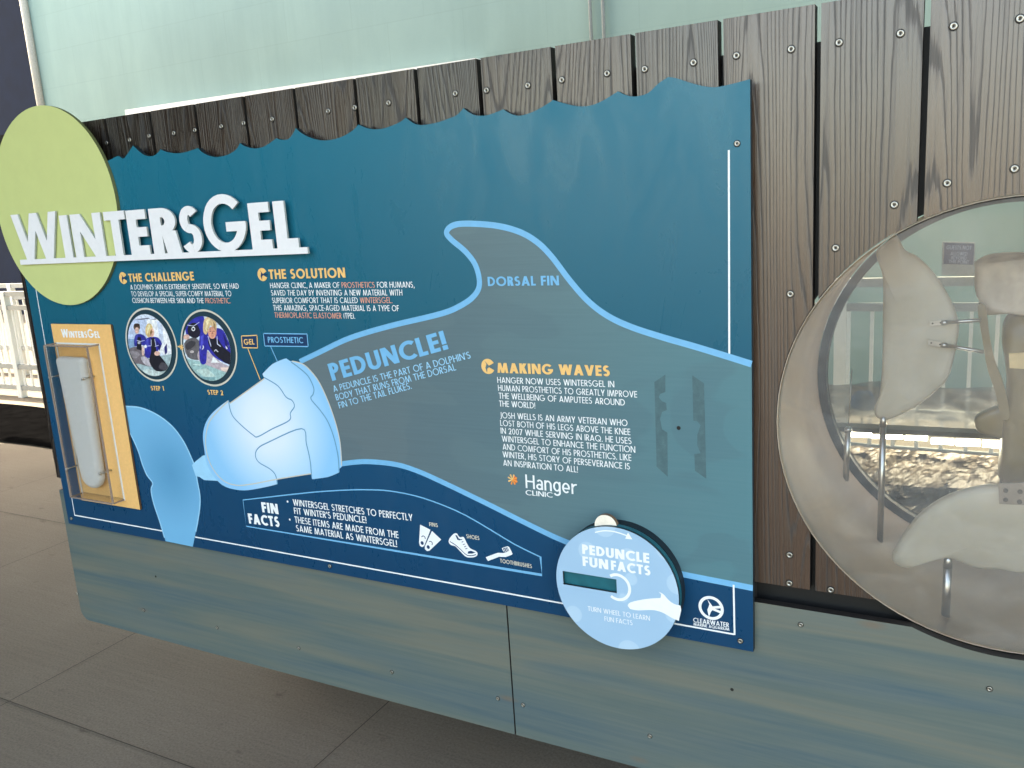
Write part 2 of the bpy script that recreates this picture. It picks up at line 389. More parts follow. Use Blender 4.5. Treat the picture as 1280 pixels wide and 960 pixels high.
# ------------------------------------------------------------------ geometric sans letters
def glyph(ch, w):
    h = .88*w; P = []
    def R(x0, y0, x1, y1): P.append([(x0, y0), (x1, y0), (x1, y1), (x0, y1)])
    def D(xb, yb, xt, yt, wx): P.append([(xb-wx/2, yb), (xb+wx/2, yb), (xt+wx/2, yt), (xt-wx/2, yt)])
    def A(cx, cy, rx, ry, a0, a1, wx=None, wy=None):
        wx = w if wx is None else wx; wy = h if wy is None else wy
        n = max(4, int(abs(a1-a0)/11)); o = []; q = []
        for i in range(n+1):
            t = math.radians(a0+(a1-a0)*i/n); o.append((cx+rx*math.cos(t), cy+ry*math.sin(t))); q.append((cx+(rx-wx)*math.cos(t), cy+(ry-wy)*math.sin(t)))
        for i in range(n): P.append([o[i], o[i+1], q[i+1], q[i]])
    def bowl(x0, y0, x1, y1, rx=None):
        ry = (y1-y0)/2; rx = min(ry, x1-x0) if rx is None else rx
        if x1-rx > x0: R(x0, y1-h, x1-rx, y1); R(x0, y0, x1-rx, y0+h)
        A(x1-rx, (y0+y1)/2, rx, ry, -90, 90)
    wx = 1.12*w; W_ = .3
    if ch == 'A': W_ = .68+w*.6; D(wx/2, 0, W_/2, 1, wx); D(W_-wx/2, 0, W_/2, 1, wx); R(.27*W_, .2, .73*W_, .2+h)
    elif ch == 'B': W_ = .5+.2*w; R(0, 0, w, 1); bowl(w*.5, .5-h/2, W_-.04, 1); bowl(w*.5, 0, W_, .5+h/2)
    elif ch == 'C': W_ = .80; A(.5, .5, .5, .515, 47, 313)
    elif ch == 'D': W_ = .74; R(0, 0, w, 1); bowl(w*.5, 0, W_, 1, .48)
    elif ch == 'E': W_ = .42+.35*w; R(0, 0, w, 1); R(w*.5, 0, W_, h); R(w*.5, 1-h, W_, 1); R(w*.5, .51-h/2, W_-.01, .51+h/2)
    elif ch == 'F': W_ = .40+.35*w; R(0, 0, w, 1); R(w*.5, 1-h, W_, 1); R(w*.5, .5-h/2, W_-.01, .5+h/2)
    elif ch == 'G': W_ = 1.0; A(.5, .5, .5, .515, 42, 360); R(.53, .5-h*.9, .985, .5+h*.1)
    elif ch == 'H': W_ = .62+.4*w; R(0, 0, w, 1); R(W_-w, 0, W_, 1); R(w*.5, .52-h/2, W_-w*.5, .52+h/2)
    elif ch == 'I': W_ = w; R(0, 0, w, 1)
    elif ch == 'J': W_ = .14+w; R(W_-w, .1, W_, 1); A(.08, .1, W_-.08, .24, -120, 0)
    elif ch == 'K': W_ = .55+.5*w; R(0, 0, w, 1); D(w*.9, .46, W_-wx*.6, 1, wx*1.2); D(W_-wx*.55, 0, w*1.35, .58, wx*1.2)
    elif ch == 'L': W_ = .38+.35*w; R(0, 0, w, 1); R(w*.5, 0, W_, h)
    elif ch == 'M': W_ = .92+.5*w; D(w*.55, 0, .11+w*.55, 1, w); D(W_-w*.55, 0, W_-.11-w*.55, 1, w); D(W_/2, .0, .13+w*.55, 1, w*1.05); D(W_/2, 0, W_-.13-w*.55, 1, w*1.05)
    elif ch == 'N': W_ = .7+.4*w; R(0, 0, w, 1); R(W_-w, 0, W_, 1); D(W_-w*.62, 0, w*.62, 1, w*1.22)
    elif ch == 'O': W_ = 1.0; A(.5, .5, .5, .515, 0, 360)
    elif ch == 'P': W_ = .5+.15*w; R(0, 0, w, 1); bowl(w*.5, .40, W_, 1)
    elif ch == 'Q': W_ = 1.0; A(.5, .5, .5, .515, 0, 360); D(.93, -.04, .58, .36, wx)
    elif ch == 'R': W_ = .52+.25*w; R(0, 0, w, 1); bowl(w*.5, .42, W_-.03, 1); D(W_-wx*.5, 0, w*1.6, .5, wx*1.2)
    elif ch == 'S':
        W_ = .5+.3*w; ru = (1.01-.52+h/2)/2; rl = (.52+.01+h/2)/2
        A(W_/2, 1.01-ru, W_/2-.02, ru, 35, 270); A(W_/2, rl-.01, W_/2, rl, -150, 90)
    elif ch == 'T': W_ = .5+.35*w; R(0, 1-h, W_, 1); R(W_/2-w/2, 0, W_/2+w/2, 1-h*.5)
    elif ch == 'U': W_ = .6+.4*w; R(0, .32, w, 1); R(W_-w, .32, W_, 1); A(W_/2, .32, W_/2, .335, 180, 360)
    elif ch == 'V': W_ = .66+.6*w; D(W_/2, 0, wx/2, 1, wx); D(W_/2, 0, W_-wx/2, 1, wx)
    elif ch == 'W':
        W_ = 1.02+.7*w; b1 = W_*.285; D(b1, 0, wx/2, 1, wx); D(b1, 0, W_/2, 1, wx); D(W_-b1, 0, W_/2, 1, wx); D(W_-b1, 0, W_-wx/2, 1, wx)
    elif ch == 'X': W_ = .6+.6*w; D(wx*.6, 0, W_-wx*.6, 1, wx*1.1); D(W_-wx*.6, 0, wx*.6, 1, wx*1.1)
    elif ch == 'Y': W_ = .6+.6*w; R(W_/2-w/2, 0, W_/2+w/2, .46); D(W_/2, .38, wx*.55, 1, wx*1.1); D(W_/2, .38, W_-wx*.55, 1, wx*1.1)
    elif ch == 'Z': W_ = .55+.3*w; R(0, 0, W_, h); R(0, 1-h, W_, 1); D(wx*.65, h*.6, W_-wx*.65, 1-h*.6, wx*1.25)
    elif ch == '0': W_ = .58; A(.29, .5, .29, .51, 0, 360)
    elif ch == '1': W_ = .2+w; R(.2, 0, .2+w, 1); D(.06+w*.4, .78, .2+w*.3, 1, w)
    elif ch == '2': W_ = .56; A(.28, .72, .27, .29, -25, 175); D(.2, h*.6, .44, .62, wx*1.2); R(.02, 0, W_, h)
    elif ch == '7': W_ = .54; R(0, 1-h, W_, 1); D(.16, 0, W_-wx*.55, 1-h*.5, wx*1.1)
    elif ch == '.': W_ = w*1.1; R(0, 0, w*1.1, w*1.1)
    elif ch == ',': W_ = w*1.1; D(w*.5, -.14, w*.8, w*1.1, w)
    elif ch == '!': W_ = w*1.1; R(0, 0, w*1.1, w*1.05); R(.05*w, .3, w*1.05, 1)
    elif ch == "'": W_ = w*.9; R(0, .68, w*.9, 1)
    elif ch == '-': W_ = .3; R(0, .36, .3, .36+h)
    elif ch == '(': W_ = .2; A(.3, .47, .3, .62, 130, 230)
    elif ch == ')': W_ = .2; A(-.1, .47, .3, .62, -50, 50)
    elif ch == 'a': W_ = .44+w*.4; R(W_-w, 0, W_, .5); A(W_/2+.02, .5, W_/2-.02, .25, 0, 155); A(.24, .215, .24, .225, 0, 360)
    elif ch == 'n': W_ = .5+w*.2; R(0, 0, w, .74); A(W_/2, .44, W_/2, .31, 0, 180); R(W_-w, 0, W_, .44)
    elif ch == 'g': W_ = .53; A(.265, .39, .265, .36, 0, 360); R(W_-w, -.02, W_, .74); A(.265, -.02, .265, .26, 205, 360)
    elif ch == 'e': W_ = .55; A(.275, .37, .275, .375, 0, 315); R(.05, .37-h*.8, .535, .37+h*.15)
    elif ch == 'r': W_ = .36; R(0, 0, w, .74); A(.32, .42, .3, .32, 75, 180)
    elif ch == ' ': W_ = .32
    return P, W_
def run(s, w, sb=.105, small=None):
    "list of (polygon, tag) along a line of cap height 1; {..} marks the accent colour, lower-case ~ small caps when small is set"
    out = []; x = 0; acc = 0
    for ch in s:
        if ch in '{}': acc = 1 if ch == '{' else 0; continue
        k = 1.0
        if small and ch.islower(): ch = ch.upper(); k = small
        P, W_ = glyph(ch, w/k*(.5+.5*k) if k != 1 else w)
        for i, p in enumerate(P): out.append(([(x+a*k, b*k) for a, b in p], acc, i))
        x += W_*k + sb*(.6 if ch == ' ' else 1)
    return out, x-sb
def text(mb, s, p0, p1, hpx, Y, w=.13, mats=(0, 1), small=None, depth=0, sb=.105, up=None):
    "a line of print: baseline from pixel p0 to p1, capitals hpx high, on the plane y=Y"
    a, b = at(*p0, Y), at(*p1, Y); u = Vector((b.x-a.x, b.z-a.z)); L = u.length; u /= L; v = Vector((-u.y, u.x))
    c = at(p0[0], p0[1]-hpx, Y); H = abs(Vector((c.x-a.x, c.z-a.z)).dot(v)) if up is None else up
    out, wd = run(s, w, sb, small); sx = L/wd
    for p, acc, i in out:
        poly = [(a.x+u.x*q[0]*sx+v.x*q[1]*H, a.z+u.y*q[0]*sx+v.y*q[1]*H) for q in p]
        e = (i % 9)*(1.2e-5 if not depth else 6e-5)
        if depth: mb.prism(poly, Y-e, Y+depth, mats[acc], mats[1])
        else: mb.sheet(poly, Y-e, mats[acc])
def pxs(pts, Y, ox=0, oy=0, k=1.0): return [xz(ox+p[0]/k, oy+p[1]/k, Y) for p in pts]

# ------------------------------------------------------------------ the setting
m = MB(); m.face([(-60, -40, 0), (40, -40, 0), (40, 40, 0), (-60, 40, 0)]); fl = structure(m.build('floor', M['floor']))
m = MB()
for k in range(-8, 6):
    x = -1.565+1.19*k; m.face([(x-.0017, -12, .004), (x+.0017, -12, .004), (x+.0017, 5.4, .004), (x-.0017, 5.4, .004)])
for k in range(-5, 4):
    y = .117+1.19*k; m.face([(-12, y-.002, .0045), (8, y-.002, .0045), (8, y+.002, .0045), (-12, y+.002, .0045)])
structure(m.build('floor_joints', M['joint']))
WY = 5.5
w = thing('back_wall', (-9.9, WY, 0), 'pale mint green painted block wall behind the plank fence', 'wall')
m = MB(); m.box(-9.88, 9, WY, WY+.3, 0, 6.5); m.build('block_face', M['wall'], w)
m = MB(); m.tube((-9.89, WY-.03, 0), (-9.89, WY-.03, 6.5), .045); m.build('corner_trim', M['trim'], w)
o = MB(); o.box(-40, -9.2, 9.0, 9.3, 0, 9); tag(o.build('navy_wall', M['navy_wall']), 'dark navy wall beyond the left end of the mint wall', 'wall')
o = MB(); o.box(-10.2, -10.0, -14, .6, 0, 4.09); tag(o.build('added_dark_wall', M['navy_wall']), 'unseen dark navy wall added at the left to darken reflections on the sign and planks', 'wall')  # added out of view so the left planks and sign reflect something dark
for i, x in enumerate((-2.80, -2.69)):
    m = MB(); m.tube((x, WY-.03, 0), (x, WY-.03, 6.4), .014)
    t = thing('conduit_pipe', (x, WY, 0), ['left one of two thin grey conduits running up the mint wall', 'right one of two thin grey conduits running up the mint wall'][i], 'conduit', 'conduits on the mint wall')
    m.build('pipe', M['conduit'], t); m = MB()
    for z in (1.2, 2.3, 3.35, 4.4): m.box(x-.024, x+.024, WY-.05, WY-.001, z, z+.03)
    m.build('clamp', M['conduit'], t)
m = MB(); Y0 = WY-.16
a, b = at(156, 137.5, Y0), at(594, 72.5, Y0)
m.prism([(a.x, a.z), (b.x, b.z), (b.x, b.z-.16), (a.x, a.z-.16)], Y0, WY-.002)
tag(m.build('white_gutter', M['rail_white']), 'bright white gutter along the mint wall just above the fence top', 'gutter')
m = MB()
pl_ = [(-10.2, -12), (-3.9, -12), (-3.9, -2.4), (8, -2.4), (8, 2.9), (-10.2, 2.9)]
m.face([(x, y, 4.1) for x, y in pl_[::-1]]); m.face([(x, y, 4.3) for x, y in pl_])
for i in range(6): a, b = pl_[i-1], pl_[i]; m.face([(a[0], a[1], 4.1), (b[0], b[1], 4.1), (b[0], b[1], 4.3), (a[0], a[1], 4.3)])
tag(m.build('shade_canopy', M['roof']), 'unseen grey canopy slab added overhead to shade the display and darken reflections at the left', 'roof')  # unseen slab shaped for the light: shades the floor, left arm darkens reflections
# black sheeting on the ground at the far left
m = MB(); NX, NY = 40, 12
def mz(i, j): return .012+.02*max(0, math.sin(i*.9+j*1.3+math.sin(j*.8)*2))*(1 if 0 < j < NY and 0 < i < NX else 0)
pt = lambda i, j: (-9.6+6.8*i/NX, 2.3+.9*j/NY+.015*math.sin(i*.7), mz(i, j))
for i in range(NX):
    for j in range(NY): m.face([pt(i, j), pt(i+1, j), pt(i+1, j+1), pt(i, j+1)], 0, True)
tag(m.build('black_sheeting', M['mat']), 'creased black sheeting lying on the concrete left of the fence', 'ground sheet')
# railing
RY = 3.5
r = thing('metal_railing', (-8, RY, 0), 'long white metal railing nearest the fence, running behind the round window', 'railing')
zt = at(1130, 347, RY).z; zm = at(1130, 379, RY).z; zl = at(20, 455, RY).z; zb = at(20, 481, RY).z
for z, h, nm in ((zt, .045, 'top_rail'), (zm, .04, 'second_rail'), (zl, .045, 'middle_rail'), (zb, .045, 'bottom_rail')):
    m = MB(); m.box(-14, 4.5, RY-.02, RY+.025, z-h, z); m.build('rail', M['rail_grey'], r)
m = MB(); m.box(-.009, .009, -.009, .009, 0, zm-.02-zb); bal = m.build('baluster', M['rail_white'])
for k in range(100):
    o = bal if k == 0 else bpy.data.objects.new('baluster', bal.data)
    if k: COL.objects.link(o)
    o.parent = r; o.location = Vector((-9.55+.115*k, RY, zb))-r.location
for x in (-13.2, -10.4, -8.02, -5.6, -3.2, -.62, 1.7, 4.0):
    m = MB(); m.box(x-.03, x+.03, RY-.028, RY+.03, 0, zt-.004); m.build('post', M['rail_white'], r)
r2_ = thing('metal_railing', (-11, 4.35, 0), 'second white railing standing behind the first at the far left', 'railing')
for z, h in ((zt, .045), (zm, .04), (zl, .045), (zb, .045)):
    m = MB(); m.box(-16, -9.0, 4.33, 4.375, z-h, z); m.build('rail', M['rail_grey'], r2_)
for k in range(60):
    o = bpy.data.objects.new('baluster', bal.data); COL.objects.link(o); o.parent = r2_; o.location = Vector((-15.9+.115*k, 4.35, zb))-r2_.location
for x in (-15.2, -12.4, -9.3):
    m = MB(); m.box(x-.03, x+.03, 4.322, 4.38, 0, zt-.004); m.build('post', M['rail_white'], r2_)
# notice on the railing
n_ = thing('notice_sign', tuple(at(1198, 343, RY-.06)), 'small navy notice with faded white lettering standing on the railing', 'sign')
Yn = RY-.05
m = MB(); m.prism(pxs([(1178, 302), (1219, 303), (1218, 345), (1177, 344)], Yn), Yn, Yn+.01); m.build('backing', M['rail_grey'], n_)
m = MB(); m.sheet(pxs([(1180.5, 303.5), (1218, 304.5), (1216.5, 331), (1179.5, 330)], Yn-.004), Yn-.004); m.build('face', plain('notice_navy', (32, 46, 86), .4), n_)
m = MB()
for s_, p0, p1, hh in (('GUESTS NOT', (1183, 311.5), (1214, 312.5), 5), ('ALLOWED', (1188, 319.2), (1209, 319.8), 4.6), ('BEYOND', (1189, 324.2), (1208, 324.7), 4), ('THIS POINT', (1186, 329), (1211, 329.6), 4)):
    text(m, s_, p0, p1, hh, Yn-.006, .15)
m.build('lettering', plain('notice_white', (150, 160, 186), .5), n_)

# ------------------------------------------------------------------ fence
CX, CZ, CR = .064, 1.145, .328
PY0, PY1 = .030, .052
ZT, ZB = 1.749, .868
fence = thing('plank_fence', (0, .05, 0), 'fence of dark wood-grained planks with steel screws carrying the display', 'fence')
gaps = [-2.141, -2.003, -1.866, -1.728, -1.580, -1.443, -1.303, -1.171, -1.024, -.888, -.758, -.618, -.481, -.345, -.208, -.070, .068, .205, .342, .480, .617, .755, .892]
sm_ = MB()
sm_.lathe([(.0078, 0), (.0078, -.0014)], n=20, mi=1); sm_.lathe([(.0064, -.001), (.0064, -.0026), (.0054, -.0034), (.0026, -.0030), (.0020, -.0018)], n=20); sm_.lathe([(.0019, -.0031), (.0015, -.0033)], n=6, mi=1)
proto = sm_.build('screw', [M['screw'], M['black']]); SCREW = proto.data; bpy.data.objects.remove(proto)
def screw(parent, x, y, z, k=1.0):
    k *= .76
    o = bpy.data.objects.new('screw', SCREW); COL.objects.link(o); o.parent = parent
    o.location = Vector((x, y, z))-parent_origin(parent); o.scale = (k, k, k); o.rotation_euler = (0, random.uniform(0, 6), 0); return o
PX = [(133.8, 178.8), (162.5, 175), (187, 170), (217.8, 166.6), (244, 162.8), (277, 158), (305, 154), (340.6, 149), (372, 144), (410.6, 139), (443.8, 134.7), (486, 128.8), (521, 121.5), (569.4, 117), (608.4, 113), (660, 107), (702.5, 100), (759, 92), (806, 86.6), (867, 78.4), (920.6, 69.7), (989, 61.6), (1048.8, 53.4), (1125.6, 42), (1192, 33), (1275, 23.4),
      (988, 367.5), (1044.5, 310), (1117.8, 256), (1184, 229), (1268, 211), (987, 693.5), (986.8, 728.8), (1038.5, 737)]
SCR = [at(a, b, PY0) for a, b in PX]
planks = []
for i in range(len(gaps)-1):
    g = .0042 if gaps[i] > -.9 else .0035
    x0, x1 = gaps[i]+g, gaps[i+1]-g
    rr = CR+.0012; m = MB()
    arcx = lambda x: math.sqrt(max(0, rr*rr-(x-CX)**2))
    if x1 <= CX-rr or x0 >= CX+rr: m.prism([(x0, ZB), (x1, ZB), (x1, ZT), (x0, ZT)], PY0, PY1, 0, 1)
    elif x0 < CX-rr:
        a = arcx(x1); n = 24; th = math.acos(min(1, (CX-x1)/rr))
        arc = [(CX-rr*math.cos(th*(1-2*k/n)), CZ-rr*math.sin(th*(1-2*k/n))) for k in range(n+1)]
        m.prism([(x0, ZB), (x1, ZB)]+arc+[(x1, ZT), (x0, ZT)], PY0, PY1, 0, 1)
    elif x1 > CX+rr:
        n = 24; th = math.acos(min(1, (x0-CX)/rr))
        arc = [(CX+rr*math.cos(th*(1-2*k/n)), CZ+rr*math.sin(th*(1-2*k/n))) for k in range(n+1)]
        m.prism([(x1, ZB), (x1, ZT), (x0, ZT)]+arc+[(x0, ZB)], PY0, PY1, 0, 1)
    else:
        xs = [x0+(x1-x0)*k/16 for k in range(17)]
        m.prism([(x, CZ+arcx(x)) for x in xs]+[(x1, ZT), (x0, ZT)], PY0, PY1, 0, 1)
        low = [(x, max(ZB, CZ-arcx(x))) for x in xs]
        low = [p for p in low if p[1] > ZB+1e-4]
        if len(low) > 2: m.prism([(low[0][0], ZB), (low[-1][0], ZB)]+low[::-1], PY0, PY1, 0, 1)
    p = m.build('plank', [M['plank'], M['plank_side']], fence); bevel(p, .0012, 2)
    wgt = max(0, min(1, (x0+1.0)/.8)); j = random.uniform(-.1, .1)
    c0, c1 = lin((26, 18, 14)), lin((74, 57, 47))  # base colour lightens towards the right, painting in the sky sheen
    p.color = tuple(a+(b-a)*max(0, min(1, wgt+j)) for a, b in zip(c0, c1))+(1,)
    kv = random.choice((.72, .85, 1, 1.1, 1.25)); p.color = (p.color[0]*kv*1.08, p.color[1]*kv, p.color[2]*kv*.9, 1)
    planks.append((x0, x1, p))
    for q in SCR:
        if x0 <= q.x <= x1: screw(p, q.x, PY0, q.z, 1.0)
    if x0 < -1.74 or x0 > .05:
        for dx in (.3, .7):
            if not any(x0 <= q.x <= x1 and abs(q.x-(x0+(x1-x0)*dx)) < .03 and q.z > 1.6 for q in SCR): screw(p, x0+(x1-x0)*dx, PY0, 1.682)
for z in (1.60, .93):
    m = MB(); hh = .022
    if z > CZ: m.box(-2.12, 1.0, PY1+.005, PY1+.049, z-hh, z+hh)
    else: m.box(-2.12, 1.0, PY1+.001, PY1+.02, .872, .9) if False else m.box(-2.12, -.30, PY1+.005, PY1+.049, z-hh, z+hh)
    m.build('back_rail', M['frame'], fence)
for x in (-1.55, .95):
    m = MB(); m.box(x-.03, x+.03, .64, .70, 0, 1.68); m.box(x-.025, x+.025, PY1+.046, .64, 1.58, 1.63); m.box(x-.0249, x+.0249, PY1+.046, .64, .905, .955); m.build('support_post', M['frame'], fence)
m = MB(); m.holed([(-2.128, .8), (1.0, .8), (1.0, 1.702), (-2.128, 1.702)], [circ(CX, CZ, CR+.006, 96)], PY1+.0008, PY1+.004); m.build('backing_sheet', M['black'], fence)
m = MB(); m.box(-2.08, .95, .72, .735, 0, .86); m.build('light_block_panel', M['black'], fence)  # unseen, added to block light from behind and darken the floor under the boards
m = MB(); m.box(-2.10, -.30, PY0+.002, PY1, .74, ZB-.003); m.box(-.30, -.10, PY0+.002, PY1, .6, .82); m.build('backing_strip', M['plank_side'], fence)

# ------------------------------------------------------------------ stained boards below
BY0, BY1 = .0135, .0295
bs = []
b1 = thing('stained_board', (-1.44, BY0, .47), 'left blue-green stained plywood board under the teal sign', 'board', 'stained boards along the foot of the fence')
m = MB(); r_ = .03
poly = [(-2.112+r_, .471), (-.7685, .471), (-.7685, .84), (-2.112, .842), (-2.112, .471+r_)]+[(-2.112+r_-r_*math.cos(t), .471+r_-r_*math.sin(t)) for t in (.3, .8, 1.3)]
m.prism(poly, BY0, BY1, 0, 1); bevel(m.build('plywood', [M['board'], M['plank_side']], b1), .001)
b2 = thing('stained_board', (.2, BY0, .47), 'right blue-green stained plywood board under the round window', 'board', 'stained boards along the foot of the fence')
rr = CR+.002; n = 32; top = .84; th = math.acos((CZ-top)/rr)
arc = [(CX+rr*math.sin(th*(1-2*k/n)), CZ-rr*math.cos(th*(1-2*k/n))) for k in range(n+1)]
m = MB(); m.prism([(-.7655, .471), (.9, .471), (.9, top)]+arc+[(-.7655, top)], BY0, BY1, 0, 1); bevel(m.build('plywood', [M['board'], M['plank_side']], b2), .001)
for q in ((97, 742), (180, 762.6), (271.5, 784.4), (373.5, 810), (490, 840), (622.5, 873)):
    p = at(*q, BY0); screw(b1, p.x, BY0, p.z, .75)
for q in ((654, 881), (812.5, 920), (1001, 780.6), (1237, 861)):
    p = at(*q, BY0); screw(b2, p.x, BY0, p.z, .75)
for bb, q in ((b1, (194.6, 720.6)), (b2, (915, 862))):
    p = at(*q, BY0-.0004); m = MB(); m.sheet(circ(p.x, p.z, .003, 10), BY0-.0004); m.build('screw_hole', M['black'], bb)

# ------------------------------------------------------------------ the teal sign
sign = thing('information_sign', (-1.18, 0, .757), 'large teal sign about a dolphin prosthetic with a wavy top edge and white lettering', 'sign')
wave = [(x/3.2+100, y/3.2+60) for x, y in [(-25, 470), (60, 452), (113, 450), (150, 432), (172, 442), (185, 430), (212, 390), (235, 412), (262, 430), (290, 432), (310, 420), (322, 405), (345, 415), (380, 421), (420, 417), (472, 400), (490, 418), (520, 432), (550, 436), (590, 427), (625, 405), (640, 380), (660, 393), (700, 402), (740, 392), (785, 361), (800, 366), (830, 366), (850, 345), (863, 320), (885, 340), (930, 362), (980, 370), (1040, 358), (1090, 330), (1113, 306), (1150, 321), (1190, 325), (1230, 317), (1280, 296)]]
wave += [(507, 147), (520, 155.5), (535, 155.5), (550, 152)]
wave += [(x/3.2+560, y/3.2) for x, y in [(0, 475), (35, 460), (62, 432), (85, 450), (115, 462), (160, 460), (222, 437), (245, 452), (285, 463), (340, 447), (390, 420), (420, 400), (460, 412), (520, 425), (570, 422), (620, 402), (680, 365), (710, 380), (750, 386), (800, 372), (840, 335), (880, 308), (910, 312), (960, 328), (1010, 342), (1065, 349), (1130, 337), (1205, 317)]]
peaks = {(212, 390), (322, 405), (472, 400), (640, 380), (785, 361), (863, 320), (1113, 306)}
pk = [(x/3.2+100, y/3.2+60) for x, y in peaks]+[(507, 147)]+[(x/3.2+560, y/3.2) for x, y in [(62, 432), (222, 437), (420, 400), (680, 365), (880, 308)]]
seg = [[]]
for p in wave:
    seg[-1].append(p)
    if any(abs(p[0]-q[0])+abs(p[1]-q[1]) < .01 for q in pk): seg.append([p])
wpx = []
for s_ in seg:
    if len(s_) > 1: wpx += spline(s_, n=3)[:-1]
    if s_ is seg[-1]: wpx.append(s_[-1])
wxz = [xz(x, y) for x, y in wpx]
XR = -.2955; wxz[-1] = (XR, wxz[-1][1])
wxz = [p for p in wxz if p[0] > -1.95]
m = MB(); m.prism([(-2.074, .757), (XR, .757)]+wxz[::-1]+[(-2.074, 1.58)], 0, .012, 0, 1)
m.build('sign_board', [M['panel'], M['panel_edge']], sign)
L1, L2, L3, L4 = -.0003, -.0006, -.0009, -.0012
# dolphin body
top_px = spline([(375, 452), (400, 440), (437.5, 422.5), (487.5, 407.5), (550, 392.5), (575, 382.5), (592.5, 370), (599.5, 355), (595, 332.5), (582.5, 315), (565, 300), (558.3, 291), (565, 282.5), (582.5, 279.5), (620, 282), (650, 290), (672, 303), (690, 321), (712, 350), (735, 376), (760, 395), (790, 409), (830, 422), (870, 433.5), (911, 446), (939.3, 455)], n=6)
bot_px = spline([(425, 580), (445, 577.5), (462.5, 577), (492.5, 580), (517.5, 587), (550, 601), (610, 630), (660, 655), (705, 676), (760, 695), (810, 708), (855, 718), (941.3, 735)], n=6)
tp = [xz(*p) for p in top_px]; bp = [xz(*p) for p in bot_px]
tp[-1] = (XR, tp[-1][1]); bp[-1] = (XR, bp[-1][1])
dol = MB(); dol.sheet(tp+bp[::-1], L1); dolo = dol.build('dolphin_illustration', M['body'], sign)
for e_ in (tp, bp):
    m = MB(); m.ribbon(e_, .0105, L2); m.build('outline', M['sky_blue'], dolo)
# tail flukes
tail = spline([(150, 507), (157, 508), (175, 509.5), (195, 517.5), (215, 532.5), (230, 552.5), (241, 576), (243.5, 582), (246.5, 590), (246, 597.5), (250, 620), (248.8, 642.5), (241, 683.5)], n=4)+spline([(207, 676.5), (200, 652.5), (192.5, 630), (189, 612.5), (191, 603.8), (183.8, 593.8), (178, 580), (172.5, 562.5), (162.5, 541), (150, 520)], n=4)
c = at(213, 592); M['tail'] = grad('print_tail_blue', [(78, 148, 188), (86, 156, 196), (98, 166, 206), (104, 174, 214)], c, .14)
tl = pxs(tail, L2); zmin = .7572; tl = [(x, max(z, zmin)) for x, z in tl]
m = MB(); m.sheet(tl, L2); to = m.build('tail_illustration', M['tail'], sign)
for e_ in (tl[:47], tl[50:]):
    m = MB(); m.ribbon(e_, .0035, L3); m.build('outline', M['ice'], to)
# prosthetic sleeve
Z5 = lambda pts, Y: pxs(pts, Y, 230, 420, 4)
conn = [(40, 645), (60, 625), (95, 597), (180, 590), (180, 725), (100, 720), (78, 705), (58, 700)]
shell = spline([(100, 560), (95, 490), (113, 425), (155, 372), (222, 320)], n=5)+[(230, 337), (300, 285), (402, 212), (392, 190)]+spline([(392, 190), (440, 142), (490, 118), (512, 112)], n=4)+[(532, 126)]+spline([(548, 124), (580, 133), (620, 158), (680, 235), (740, 375), (780, 515), (792, 650)], n=5)+[(778, 664), (776, 682)]+spline([(776, 682), (720, 705), (640, 716)], n=3)+[(637, 690), (560, 700), (466, 716), (469, 740)]+spline([(469, 740), (400, 757), (300, 772), (210, 755), (155, 710), (115, 640), (100, 560)], n=5)[:-1]
c = at(230+410/4, 420+440/4); M['sleeve'] = grad('print_sleeve_blue', [(226, 234, 244), (214, 228, 244), (178, 214, 240), (134, 194, 234)], c, .18)
m = MB(); m.sheet(Z5(conn, L2-.00015), L2-.00015, 1); m.sheet(Z5(shell, L3), L3, 0); sl = m.build('sleeve_illustration', [M['sleeve'], M['ice']], sign)
m = MB()
for ln in ([(222, 320), (238, 390), (280, 440), (345, 495), (370, 503), (440, 465), (526, 422), (532, 385), (552, 352), (540, 322), (510, 305), (470, 250), (400, 207)], [(467, 740), (457, 695), (430, 665), (375, 632), (357, 597), (370, 562), (420, 532), (588, 463), (612, 540), (630, 620), (638, 700)], [(535, 130), (570, 155), (620, 200), (648, 258), (646, 290), (635, 315), (680, 370), (720, 430), (750, 510), (770, 600), (776, 680)]):
    m.ribbon(Z5(spline(ln, n=5), L4), .0026, L4, 0)
for ln in ([(222, 325), (165, 380), (122, 440), (108, 540), (132, 640), (190, 718), (260, 746), (340, 740), (465, 716), (560, 700), (636, 688)], [(230, 337), (300, 286), (402, 213)], [(540, 126), (580, 135), (620, 160), (680, 238), (740, 378), (778, 516), (788, 648)]):
    m.ribbon(Z5(spline(ln, n=4), L4), .0024, L4-.0001, 1)
m.build('contour_line', [M['slate'], M['beige']], sl)
# border line
m = MB()
def line(a, b, w_, mi=0, Y=L2): m.ribbon([xz(*a, Y), xz(*b, Y)], w_, Y, mi)
line((36, 310), (93.5, 644.6), .0026); line((93.3, 644), (203.5, 663.8), .0030, Y=L2-.00005); line((243.8, 671.2), (918, 793), .0030); line((911, 187.5), (911.6, 445.5), .0030, Y=L2+.00012); line((917, 731), (918.2, 793.6), .0030, Y=L2-.00005)
m.build('border_line', M['white'], sign)
# old tape marks
m = MB()
K6 = lambda p: (800+p[0]/6, 450+p[1]/6)
for po in ([(108, 165), (190, 110), (190, 240), (150, 255), (140, 280), (165, 310), (196, 322), (200, 375), (165, 390), (150, 440), (165, 520), (205, 545), (208, 875), (125, 800)], [(392, 115), (480, 175), (497, 890), (412, 830), (408, 705), (455, 700), (430, 640), (430, 560), (455, 490), (430, 460), (400, 455)]):
    m.sheet([xz(*K6(p), L2) for p in po], L2)
m.build('tape_residue', M['residue'], sign)
m = MB(); p = at(848.3, 535, L2); m.sheet(circ(p.x, p.z, .0034, 16), L2); m.build('drill_hole', M['black'], sign)
